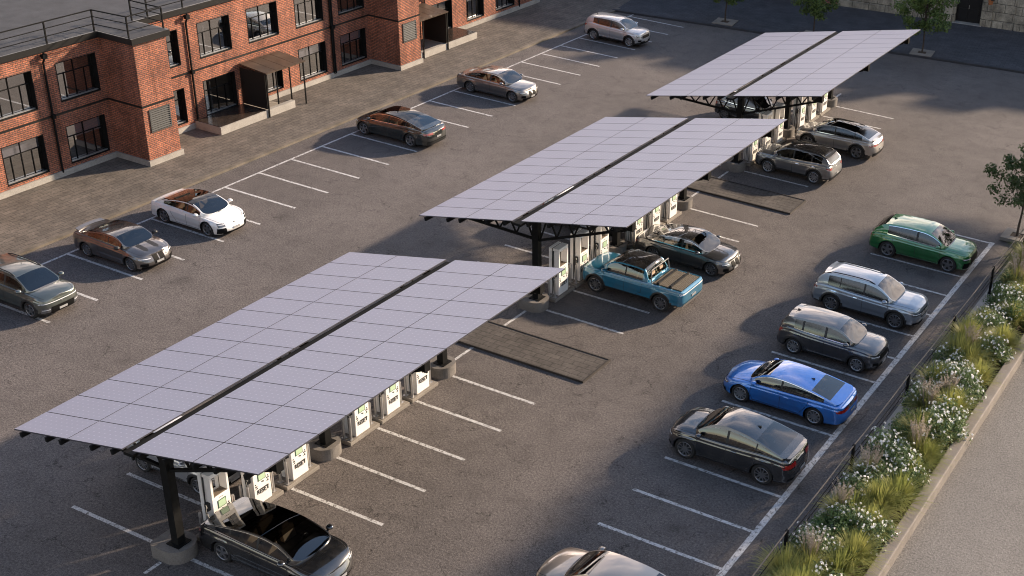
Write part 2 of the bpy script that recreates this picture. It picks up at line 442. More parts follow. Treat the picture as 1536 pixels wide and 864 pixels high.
towers = [(12.86 + k * P, 14.8 + k * P) for k in (-1, 0, 1)]
walls = MB()
def wall_x(bm, x, y0, y1, z0, z1, holes, depth, mi=0):
    ys = sorted({y0, y1, *[h[0] for h in holes], *[h[1] for h in holes]}); zs = sorted({z0, z1, *[h[2] for h in holes], *[h[3] for h in holes]})
    for i in range(len(ys) - 1):
        for j in range(len(zs) - 1):
            cy = (ys[i] + ys[i + 1]) / 2; cz = (zs[j] + zs[j + 1]) / 2
            if any(h[0] < cy < h[1] and h[2] < cz < h[3] for h in holes): continue
            bm.quad((x, ys[i], zs[j]), (x, ys[i + 1], zs[j]), (x, ys[i + 1], zs[j + 1]), (x, ys[i], zs[j + 1]), mi)
wall_x(walls, BX, P0, Y1, 0, ZR, wins, DEP)
TX = -38.12
for a, c in towers:
    wall_x(walls, TX, a, c, 0, ZR, [], 0)
    walls.quad((BX, a, 0), (TX, a, 0), (TX, a, ZR), (BX, a, ZR)); walls.quad((TX, c, 0), (BX, c, 0), (BX, c, ZR), (TX, c, ZR))
    # corbelled brick course under the roof edge
walls.quad((BX, Y1, 0), (-58, Y1, 0), (-58, Y1, ZR), (BX, Y1, ZR)); walls.quad((-58, Y1, 0), (-58, P0, 0), (-58, P0, ZR), (-58, Y1, ZR))
walls.quad((-58, P0, 0), (BX, P0, 0), (BX, P0, ZR), (-58, P0, ZR))
walls.bb((BX, P0, ZR - .2), (BX + .05, Y1, ZR - .05))
part(walls, 'wall', M['brick'])
rf = MB(); E = .16
rf.bb((-58.1, P0 - .1, ZR + .002), (BX + E, Y1 + E, ZR + .3), 1); rf.bb((-57.9, P0 + .1, ZR + .3), (BX + E - .12, Y1 + E - .12, ZR + .304), 0)
for a, c in towers:
    rf.bb((BX + E, a - E, ZR + .003), (TX + E, c + E, ZR + .299), 1); rf.bb((BX + E - .12, a - E + .1, ZR + .3), (TX + E - .1, c + E - .1, ZR + .308), 0)
part(rf, 'roof', [M['roof'], M['dmetal']])
pl = MB()
pts = [P0]
pl.bb((BX - .2, P0, 0), (BX + .09, Y1 + .09, .37))
for a, c in towers: pl.bb((BX + .09, a - .09, 0), (TX + .09, c + .09, .368))
part(pl, 'plinth', M['concrete'])
sb = MB()
sb.bb((BX, P0, 3.07), (BX + .045, Y1, 3.15))
for a, c in towers: sb.bb((BX + .045, a - .045, 3.071), (TX + .045, c + .045, 3.149))
part(sb, 'string_course', M['dmetal'])
for y0, y1, z0, z1, kd in wins:
    f = MB(); x = BX - DEP; t = .034
    f.bb((x - .03, y0, z0), (BX + .012, y0 + .035, z1)); f.bb((x - .03, y1 - .035, z0), (BX + .012, y1, z1))
    f.bb((x - .03, y0 + .035, z1 - .035), (BX + .012, y1 - .035, z1)); f.bb((x - .03, y0 + .035, z0), (BX + .03, y1 - .035, z0 + .03))
    zt = z1 - (z1 - z0) * .34
    f.bb((x - .02, y0 + .035, zt - t / 2), (x + .04, y1 - .035, zt + t / 2))
    cols = 4 if kd == 'w' else 1
    for i in range(1, cols):
        yy = y0 + (y1 - y0) * i / cols
        f.bb((x - .019, yy - t / 2, z0 + .03), (x + .039, yy + t / 2, (z1 - .035) if i == cols // 2 else zt - t / 2))
    fo = part(f, 'window', M['bsteel'])
    g = MB(); g.quad((x, y0 + .03, z0 + .025), (x, y1 - .03, z0 + .025), (x, y1 - .03, z1 - .03), (x, y0 + .03, z1 - .03))
    po = g.build('pane', M['bglass'], fo)
    if kd == 'w' and z0 < 1 and not (18 < (y0 % P) < 22):
        g = MB(); zb_ = z1 - (z1 - z0) * rnd.uniform(.36, .5); g.bb((x - .12, y0 + .05, zb_), (x - .10, y1 - .05, z1 - .03)); g.build('roller_blind', M['blind'], fo)
    s = MB(); s.bb((x + .042, y0 + .036, z0 + .031), (x + .16, y1 - .036, z0 + .07)); s.build('sill', M['steel'], fo)
rm = MB()
rm.bb((-46, P0 + .2, .1), (-45.9, Y1 - .2, ZR - .1)); rm.bb((-46, P0 + .2, 3.0), (BX - .4, Y1 - .2, 3.1)); rm.bb((-46, P0 + .2, .05), (BX - .4, Y1 - .2, .1))
for k in np.arange(P0 + .3, Y1, 4.73): rm.bb((-46, k, .1), (BX - .3, k + .1, ZR - .2))
part(rm, 'room_interior', M['inner'])
for k in (-1, 0, 1):
    for yb in (9.68, 18.06, 28.5):
        y = yb + k * P
        if y < P0 or y > Y1: continue
        if yb == 28.5 and k < 1 and abs(y - 9.68) < .5: continue
        d = MB(); d.tube([(BX + .075, y, .3), (BX + .075, y, 5.7), (BX + .22, y, 5.95), (BX + .22, y, ZR)], .05, 8); d.box((BX + .12, y, 3.11), (.16, .16, .2))
        d.box((BX + .2, y, 6.02), (.2, .22, .2))
        part(d, 'drainpipe', M['bsteel'])
for a, c in towers:
    lv = MB(); y0, y1, z0, z1 = a + .33, c - .36, 1.72, 2.86
    lv.bb((TX, y0, z0), (TX + .05, y0 + .05, z1)); lv.bb((TX, y1 - .05, z0), (TX + .05, y1, z1)); lv.bb((TX, y0 + .05, z0), (TX + .05, y1 - .05, z0 + .05)); lv.bb((TX, y0 + .05, z1 - .05), (TX + .05, y1 - .05, z1))
    lv.bb((TX + .001, y0 + .05, z0 + .05), (TX + .006, y1 - .05, z1 - .05))
    for i in range(10):
        z = z0 + .1 + i * (z1 - z0 - .2) / 9
        lv.box((TX + .03, (y0 + y1) / 2, z), (.07, y1 - y0 - .1, .02), 0, Matrix.Rotation(R(40), 3, 'Y'))
    part(lv, 'louvre_vent', M['steel'] if 0 else plain('louvre metal', (.085, .085, .08), .45, .2))
# roof railing
def railing(path, posts):
    r = MB()
    for p in posts: r.bar((*p, ZR + .3), (*p, ZR + 1.3), .06, .06)
    for a, c in zip(path[:-1], path[1:]):
        for h in (1.3, .98, .62): r.bar((*a, ZR + h), (*c, ZR + h), .05 if h == 1.3 else .035, .05 if h == 1.3 else .035)
    part(r, 'roof_railing', M['bsteel'])
for k in (0, 1):
    o = k * P; xr = BX + .0; s = 12.7 + o; e = 14.9 + o
    railing([(xr, P0 + k * 29.6 if k == 0 else 15.6 + 0.2), (xr, s)], [(xr, y) for y in np.arange(s - 2.6, (P0 if k == 0 else 16), -2.75)])
    railing([(xr, s), (-38.3, s + .15), (-38.3, e), (xr, e)], [(xr, s), (-38.3, s + .15), (-38.3, e), (xr, e), (xr - .0, 15.85 + o)])
railing([(xr, 34.9), (xr, Y1)], [(xr, y) for y in np.arange(35.2, Y1, 2.75)])

# entrances: concrete landing with dark boards, and a brown metal porch beside each
def entrance(y0, y1, yp, ya0, ya1, label1, label2, mirror):
    t = thing('entrance_landing', label1, 'landing', (BX + .1, (y0 + y1) / 2, .095), group='entrance landings')
    px = BX + .1; cy = (y0 + y1) / 2
    def rel(a): return (a[0] - px, a[1] - cy, a[2] - .095)
    yd0, yd1 = (y0, yp) if not mirror else (yp, y1)
    yr0, yr1 = (yp, y1) if not mirror else (y0, yp)
    m = MB()
    m.bb(rel((px, yd0, .05)), rel((-38.5, yd1, .50))); m.bb(rel((-38.75, yr0, .05)), rel((-38.5, yr1, .5)))
    m.build('base', M['concrete'], t)
    m = MB()
    nb = 9
    for i in range(nb):
        xx = px + .02 + i * (-38.56 - px - .02) / nb
        m.bb(rel((xx, yd0 + .03, .502)), rel((xx + (-38.56 - px) / nb - .02, yd1 - .03, .53)))
    m.build('deck_boards', M['darkwood'], t)
    m = MB()
    m.add([rel((px, yr0 + .02, .11 if mirror else .5)), rel((-38.76, yr0 + .02, .11 if mirror else .5)), rel((-38.76, yr1 - .02, .5 if mirror else .11)), rel((px, yr1 - .02, .5 if mirror else .11))], [(0, 1, 2, 3)])
    m.build('ramp', M['pad'], t)
    t2 = thing('entrance_porch', label2, 'porch', (BX + .1, (ya0 + ya1) / 2, .095), group='entrance porches')
    cy = (ya0 + ya1) / 2
    m = MB(); nb = 4
    for i in range(nb):
        a = ya0 + (ya1 - ya0) * i / nb; c = a + (ya1 - ya0) / nb - .025
        p = [rel((px + .02, a, 2.78)), rel((-38.35, a, 2.58)), rel((-38.35, c, 2.58)), rel((px + .02, c, 2.78))]
        lo = [(u[0], u[1], u[2] - .06) for u in p]
        m.add(p + lo, [(0, 1, 2, 3), (7, 6, 5, 4), (0, 4, 5, 1), (1, 5, 6, 2), (2, 6, 7, 3), (3, 7, 4, 0)])
    m.build('roof', M['bronze'], t2)
    m = MB(); ys = ya0 + .05 if not mirror else ya1 - .05
    m.bb(rel((px + .02, ys - .035, .54)), rel((-38.52, ys + .035, 2.55))); m.build('side_panel', M['dmetal'], t2)
    for (xx, yy) in ((-38.45, ya0 + .5 if mirror else ya1 - .1), (-39.5, ya0 + .1 if mirror else ya1 - .1), (-39.45, (ya0 + ya1) / 2 + .3), (-38.45, ya0 + .04 if not mirror else ya1 - .04)):
        m = MB(); zt = 2.55 if xx > -39 else 2.6
        m.bar(rel((xx, yy, .1)), rel((xx, yy, zt)), .06, .06); m.build('post', M['bsteel'], t2)
entrance(17.83, 23.25, 21.2, 21.2, 24.15, 'concrete landing and dark board deck nearer the grey green car', 'brown metal porch on thin posts nearer the first brick corner, with three open posts', False)
entrance(34.2, 40.0, 36.75, 33.95, 36.9, 'concrete landing with wet dark deck beyond the second brick corner', 'brown metal porch tucked against the second projecting brick corner', True)

# ------------------------------------------------------------------ old stone building at the far end
st = thing('stone_building', 'old stained stone building with dark doorway at the far end of the street', 'building', far(17, 10.0), KA)
m = MB()
def stone_wall(x0, x1, z1, holes, mi=0, yy=0.):
    xs = sorted({x0, x1, *[h[0] for h in holes], *[h[1] for h in holes]}); zs = sorted({0, z1, *[h[3] for h in holes]})
    for i in range(len(xs) - 1):
        for j in range(len(zs) - 1):
            cx = (xs[i] + xs[i + 1]) / 2; cz = (zs[j] + zs[j + 1]) / 2
            if any(h[0] < cx < h[1] and h[2] < cz < h[3] for h in holes): continue
            m.quad((xs[i], yy, zs[j]), (xs[i + 1], yy, zs[j]), (xs[i + 1], yy, zs[j + 1]), (xs[i], yy, zs[j + 1]), mi)
HB = 8.2
stone_wall(-8.0, 30, HB, [(.85, 2.7, 0, 3.4)])
for a in (-2.2, -.1, 2.78, 5.2, 8.5): m.bb((a, -.16, 0), (a + .75, .0, HB), 0)
m.bb((-8, -.12, 0), (-2.3, 0, .55)); m.bb((3.6, -.12, 0), (5.1, 0, .55))
for a in (.85, 2.7): m.quad((a, 0, 0), (a, .55, 0), (a, .55, 3.4), (a, 0, 3.4))
m.quad((.85, 0, 3.4), (2.7, 0, 3.4), (2.7, .55, 3.4), (.85, .55, 3.4))
m.quad((-8, 12, 0), (-8, 0, 0), (-8, 0, HB), (-8, 12, HB)); m.quad((30, 0, 0), (30, 12, 0), (30, 12, HB), (30, 0, HB))
m.quad((30, 12, 0), (-8, 12, 0), (-8, 12, HB), (30, 12, HB))
m.build('wall', M['stone'], st)
m = MB(); m.bb((-8.1, -.3, HB), (30.1, 12.1, HB + .3)); m.build('roof', M['roof'], st)
for (u_, w_, h_) in ((-6.5, 2.6, .9), (-2.4, 1.2, 2.1), (1.5, 3.6, 1.3), (6.2, 1.1, 2.4), (9.5, 4.5, .8), (14., 1.3, 2.0), (18., 3., 1.2)):  # unseen rooftop blocks, added to break up the straight shadow of the roofline
    m = MB(); m.bb((u_, .4, HB + .3), (u_ + w_, 1.5, HB + .3 + h_)); m.bb((u_ - .08, .32, HB + .3 + h_), (u_ + w_ + .08, 1.58, HB + .42 + h_)); m.build('shade_stack' if w_ < 1.5 else 'shade_block', M['stone'], st)
m = MB(); m.bb((.87, .4, .12), (2.68, .5, 3.38))
for xx in (.95, 1.8):
    for zz in (.3, 1.3, 2.35): m.bb((xx + .05, .36, zz), (xx + .72, .4, zz + .8))
d = m.build('door', plain('blackened door', (.012, .012, .014), .35, .2), st)
m = MB(); m.bb((1.72, .33, 1.1), (1.76, .36, 1.4)); m.build('handle', M['steel'], d)
m = MB(); m.bb((.7, -.3, 0), (2.85, .4, .12)); m.build('doorstep', M['concrete'], st)
m = MB(); m.bb((3.3, -.34, 2.1), (3.55, -.17, 2.16)); m.bb((3.37, -.3, 2.16), (3.48, -.2, 2.4)); m.build('wall_lamp', M['black'], st)
for a in (.1, 3.05):
    m = MB(); m.add([(a, -.165, 2.3), (a + .45, -.165, 2.25), (a + .4, -.165, 1.8), (a + .12, -.165, 1.7)], [(0, 1, 2, 3)]); m.build('rust_stain', M['rust'], st)
sh = thing('shopfront', 'faded teal wooden shopfront with red brick pier beside the stone building', 'shopfront', far(6.4, 10.0), KA)
m = MB(); m.bb((1.3, -.1, 0), (2.56, 10, HB - .2)); m.build('brick_pier', M['oldbrick'], sh)
m = MB(); m.bb((-30, .3, 0), (1.29, 10, HB)); m.build('wall', M['inner'], sh)
for i in range(4):
    m = MB(); a = -8.2 + i * 2.36
    m.bb((a, 0, 0), (a + 2.3, .29, 3.3)); m.bb((a + .15, -.05, .2), (a + 1.1, 0, 1.4)); m.bb((a + 1.2, -.05, .2), (a + 2.15, 0, 1.4)); m.bb((a + .15, -.05, 1.6), (a + 1.1, 0, 3.1)); m.bb((a + 1.2, -.05, 1.6), (a + 2.15, 0, 3.1))
    m.build('shutter', M['teal'] if i != 2 else M['oldbrick'], sh)

# ------------------------------------------------------------------ solar canopies
SLOPE = .203; TA = math.atan(SLOPE); ZC = 4.39
def zc(x): return ZC + SLOPE * (x - XC)
def make_canopy(cof):
    t = thing('solar_canopy', 'x', 'solar canopy', (XC, 0, 0), 0, 'solar canopies over the charging bays')
    rot = Matrix.Rotation(-TA, 3, 'Y')
    pitch = 1.113; Lp = 2.335
    starts = [(-4.78, -2.465), (-2.455, -.2), (.2, 2.535), (2.545, 4.92)]
    pm = {}
    for r in range(13):
        for ci, (a, c) in enumerate(starts):
            L = (c - a) / math.cos(TA) - .006
            if ci not in pm:
                p = MB(); p.box((0, 0, 0), (L, pitch - .018, .035), 1)
                p.quad((-L / 2 + .009, -pitch / 2 + .018, .0185), (L / 2 - .009, -pitch / 2 + .018, .0185), (L / 2 - .009, pitch / 2 - .018, .0185), (-L / 2 + .009, pitch / 2 - .018, .0185), 0)
                o = p.build('solar_panel', [M['panel'], M['pframe']], t); pm[ci] = o
            else:
                o = pm[ci].copy(); COL.objects.link(o); o.parent = t
            xm = (a + c) / 2
            o.location = (xm, pitch * (r + .5), ZC + SLOPE * xm); o.rotation_euler = (0, -TA, 0)
    Ltot = 13 * pitch
    p = MB(); p.bb((-.185, .02, ZC - .2), (.185, Ltot - .02, ZC - .1)); p.build('centre_beam', M['bsteel'], t)
    for xm in (-4.4, -3.3, -2.7, -1.4, -.55, .55, 1.5, 2.6, 3.4, 4.5):
        p = MB(); p.box((0, 0, 0), (.09, Ltot + .14, .15)); o = p.build('purlin', M['bsteel'], t)
        o.location = (xm, Ltot / 2, ZC + SLOPE * xm - .105); o.rotation_euler = (0, -TA, 0)
    for yk in (cof, cof + 6.27, cof + 12.55):
        p = MB(); p.box((0, yk, (.45 + ZC - .4) / 2), (.27, .27, ZC - .4 - .45)); p.box((0, yk, .465), (.5, .5, .03))
        p.build('column', M['bsteel'], t)
        p = MB()
        poly = []
        x0, x1, hw, rr = -.72, .45, .52, .46
        for cx, cy, a0 in ((x1 - rr, hw - rr, 0), (x0 + .2, hw - .2, 90), (x0 + .2, -hw + .2, 180), (x1 - rr, -hw + rr, 270)):
            rad = rr if cx > 0 or a0 in (0, 270) else .2
            for s in range(9):
                an = R(a0 + s * 90 / 8); poly.append((cx + rad * math.cos(an), yk + cy + rad * math.sin(an)))
        p.prism(poly, 0, .45)
        o = p.build('column_base', M['base'], t); bv = o.modifiers.new('b', 'BEVEL'); bv.width = .05; bv.segments = 3; bv.limit_method = 'ANGLE'
        # truss : top chord along the slope, bottom chord down to the column
        p = MB()
        def top(x): return ZC + SLOPE * x - .24
        xl, xr = -4.25, 4.15; low = ZC - 1.3
        def bot(x): return (low + (top(xl) - .08 - low) * min(1, (-.14 - x) / (-.14 - xl))) if x < 0 else (low + (top(xr) - .42 - low) * (x - .14) / (xr - .14))
        for dy in (-.09, .09): p.bar((xl - .3, yk + dy, top(xl - .3)), (xr + .3, yk + dy, top(xr + .3)), .05, .09)
        for s in (-1, 1):
            xe = xl if s < 0 else xr
            p.bar((s * .14, yk, bot(s * .14)), (xe, yk, bot(xe)), .1, .09)
            n = 10; X = [s * .16 + (xe - s * .16) * i / n for i in range(n + 1)]
            for i in range(n):
                a = (X[i], yk, bot(X[i]) if i % 2 == 0 else top(X[i])); c = (X[i + 1], yk, top(X[i + 1]) if i % 2 == 0 else bot(X[i + 1]))
                p.bar(a, c, .055, .055)
        p.build('truss', M['bsteel'], t)
        p = MB(); p.box((xr + .3, yk, top(xr + .3) - .13), (.03, .26, .6)); p.box((xr + .05, yk, top(xr) - .2), (.5, .05, .46)); p.build('end_plate', M['bsteel'], t)
    return t
CL = ['nearest solar canopy of pale lilac panels, above the black car at its near end',
      'middle solar canopy of pale lilac panels, above the blue pickup',
      'farthest solar canopy of pale lilac panels, reaching towards the stone building']
for i, y in enumerate(CANY):
    c = make_canopy(COFF[i])
    c.location = (XC, y, 0); c['label'] = CL[i]

# ------------------------------------------------------------------ chargers, pads, bollards
def text_mesh(txt, size):
    cu = bpy.data.curves.new('t', 'FONT'); cu.body = txt; cu.size = size; cu.align_x = 'CENTER'; cu.align_y = 'CENTER'; cu.extrude = .0015; cu.offset = .009
    o = bpy.data.objects.new('t', cu); COL.objects.link(o)
    dg = bpy.context.evaluated_depsgraph_get(); me = bpy.data.meshes.new_from_object(o.evaluated_get(dg))
    bpy.data.objects.remove(o); return me
def make_charger():
    t = thing('charging_station', 'x', 'charger', (-13.95, 0, .14), 0, 'white charging stations')
    W, D, H = .70, .5, 2.12; wz0, wz1 = 1.28, 1.98; e = .09
    def body(x0, x1, y0, y1, h):
        p = MB()
        p.bb((x0, y0, 0), (x1, y1, wz0)); p.bb((x0, y0, wz1), (x1, y1, h)); p.bb((x0, y0, wz0), (x1, y0 + e, wz1)); p.bb((x0, y1 - e, wz0), (x1, y1, wz1)); return p
    p = body(-D * .62, 0, -W / 2, W / 2, H); p.bb((-D, -W / 2, 0), (-D * .7, W / 2, 1.2)); 
    p.bb((-D, -W / 2, wz1), (-D * .7, W / 2, H)); p.bb((-D, -W / 2, 1.2), (-D * .7, -W / 2 + e, wz1)); p.bb((-D, W / 2 - e, 1.2), (-D * .7, W / 2, wz1))
    o = p.build('body', M['white'], t); bv = o.modifiers.new('b', 'BEVEL'); bv.width = .015; bv.segments = 2
    p = MB(); p.bb((-D * .7 + .001, -W / 2 + .02, .03), (-D * .62 - .001, -W / 2 + e - .02, H - .03)); p.bb((-D * .7 + .001, W / 2 - e + .02, .03), (-D * .62 - .001, W / 2 - .02, H - .03)); p.bb((-D * .7 + .001, -W / 2 + .02, H - .1), (-D * .62 - .001, W / 2 - .02, H - .02)); p.bb((-D * .7 + .001, -W / 2 + .02, .03), (-D * .62 - .001, W / 2 - .02, wz0 - .1))
    p.build('seam', M['black'], t)
    p = MB(); p.bb((-.02, -W / 2 + e, wz0), (-.002, -W / 2 + e + .02, wz1)); p.bb((-D * .55, -W / 2 + e, wz0 + .001), (-.03, W / 2 - e, wz0 + .03)); p.build('niche_lining', plain('brown lining', (.14, .11, .08), .6), t)
    p = MB(); p.bb((0, -.16, .84), (.012, .16, 1.12)); o = p.build('screen', plain('dark green bezel', (.06, .11, .06), .4), t)
    p = MB(); p.bb((.012, -.135, .865), (.016, .135, 1.095)); p.build('display', M['screen'], o)
    p = MB()
    for yy, zz in ((-.27, .77), (-.23, .69), (-.27, .69), (-.22, .62), (.25, .86), (.21, .79), (.27, .79), (.24, .71), (0, .77), (.05, .75)): p.bb((0, yy - .022, zz - .022), (.006, yy + .022, zz + .022))
    p.bb((0, .18, .67), (.005, .28, .685)); p.bb((0, -.3, .6), (.005, -.2, .615)); p.bb((0, -.08, 1.19), (.004, .08, 1.205))
    p.build('symbols', M['ink'], t)
    o = bpy.data.objects.new('lettering', TXT); lk(o, t); o.location = (.004, 0, .45); o.rotation_euler = (R(90), 0, R(90))
    p = MB(); y0, y1, z0, z1 = -.235, .235, .36, .545; k = .016
    p.bb((0, y0, z1 - k), (.005, y1, z1)); p.bb((0, y0, z0 + .02), (.005, y0 + k, z1 - k)); p.bb((0, y1 - k, z0 + .02), (.005, y1, z1 - k)); p.bb((0, -.11, z0), (.005, .16, z0 + k * .7))
    p.build('lettering_border', M['ink'], t)
    # plug holder and cable on the side
    p = MB(); p.box((-.16, -W / 2 - .06, 1.0), (.12, .12, .26)); p.tube([(-.16, -W / 2 - .1, 1.08), (-.12, -W / 2 - .17, 1.12), (-.06, -W / 2 - .19, 1.05)], .035, 8)
    h = p.build('plug_holder', M['black'], t)
    p = MB(); p.tube([(-.1, -W / 2 - .19, 1.05), (-.06, -W / 2 - .22, .75), (-.05, -W / 2 - .23, .35), (-.1, -W / 2 - .18, .08), (-.18, -W / 2 - .1, .25), (-.24, -W / 2 - .06, .8), (-.26, -W / 2 - .03, 1.6), (-.26, -W / 2 - .01, 2.0)], .022, 8)
    p.build('cable', M['black'], t, smooth=180)
    return t
TXT = text_mesh('RESET', .185); TXT.materials.append(M['ink'])
ch0 = make_charger()
b = MB(); b.bb((-.62, -.75, 0), (.0, .75, .14)); pad0 = b.build('charger_pad', M['pad']); bv = pad0.modifiers.new('b', 'BEVEL'); bv.width = .02; bv.segments = 2
b = MB(); b.tube([(0, 0, 0), (0, 0, .82), (0, 0, .86)], [.045, .045, .035], 12); b.box((0, 0, .008), (.16, .16, .016)); bol0 = b.build('bollard', M['steel'], smooth=40)
first = True
CANW = ['nearest', 'middle', 'farthest']; ORD = ['first', 'second', 'third']
CARAT = {}
for ci, ys in enumerate(COLY):
    for bi in (0, 1):
        for k, off in enumerate((1.47, 3.09, 4.73)):
            y = ys[bi] + off
            c = ch0 if first else copy_tree(ch0)
            c.location = (-13.95, y, .14)
            nb = ('near', 'far')[bi]
            c['label'] = 'white charging station, %s from the near end of the %s canopy row' % (['first', 'second', 'third', 'fourth', 'fifth', 'sixth'][bi * 3 + k], CANW[ci])
            pd = pad0 if first else copy_tree(pad0); pd.location = (-13.86 + .003, y, 0)
            tag(pd, 'concrete pad under the %s charging station of the %s canopy row' % (['first', 'second', 'third', 'fourth', 'fifth', 'sixth'][bi * 3 + k], CANW[ci]), 'pad', 'concrete charger pads')
            for j, (dx, dy, w_) in enumerate(((-.1, -.56, 'front left'), (-.36, -.6, 'back left'), (-.2, .56, 'right'))):
                bo = bol0 if (first and j == 0) else copy_tree(bol0); bo.location = (-13.9 + dx, y + dy, .14)
                tag(bo, 'steel bollard at the %s of the %s charging station, %s canopy row' % (w_, ['first', 'second', 'third', 'fourth', 'fifth', 'sixth'][bi * 3 + k], CANW[ci]), 'bollard', 'steel bollards guarding the chargers')
            first = False

# ------------------------------------------------------------------ fence along the planter
fx = 1.5; FY = [-4.4 + 5.42 * k for k in range(7)]
fn = thing('wire_fence', 'low black post and wire fence between parking bays and flower bed', 'fence', (fx, 0, .12))
for y in FY:
    p = MB(); p.box((0, y, .66), (.09, .11, 1.32)); p.box((0, y, .01), (.16, .18, .02)); p.build('post', M['bsteel'], fn)
for h, rr, mt in ((1.30, .022, 'rope'), (.92, .015, 'bsteel'), (.68, .015, 'bsteel')):
    p = MB(); pts = []
    for a, c in zip(FY[:-1], FY[1:]):
        for s in range(8): pts.append((0.0 if h < 1.3 else .0, a + (c - a) * s / 8, h - .05 * math.sin(math.pi * s / 8)))
    pts.append((0, FY[-1], h)); p.tube(pts, rr, 6); p.build('wire', M[mt], fn, smooth=180)
# ------------------------------------------------------------------ cars
def pchip(pts):
    X = np.array([p[0] for p in pts], float); Y = np.array([p[1] for p in pts], float)
    h = np.diff(X); d = np.diff(Y) / h; n = len(X); m = np.zeros(n)
    for i in range(1, n - 1):
        if d[i - 1] * d[i] > 0:
            w1 = 2 * h[i] + h[i - 1]; w2 = h[i] + 2 * h[i - 1]; m[i] = (w1 + w2) / (w1 / d[i - 1] + w2 / d[i])
    m[0] = d[0]; m[-1] = d[-1]
    def f(x):
        x = min(max(x, X[0]), X[-1]); i = min(max(int(np.searchsorted(X, x) - 1), 0), n - 2)
        t = (x - X[i]) / h[i]
        return float((2 * t**3 - 3 * t**2 + 1) * Y[i] + (t**3 - 2 * t**2 + t) * h[i] * m[i] + (-2 * t**3 + 3 * t**2) * Y[i + 1] + (t**3 - t**2) * h[i] * m[i + 1])
    return f
GP = pchip([(-.2, .90), (0, .94), (.12, .985), (.24, .978), (.33, .985), (.42, 1.0), (.7, .994), (.79, .988), (.83, .97), (.93, .955), (1, .925)])

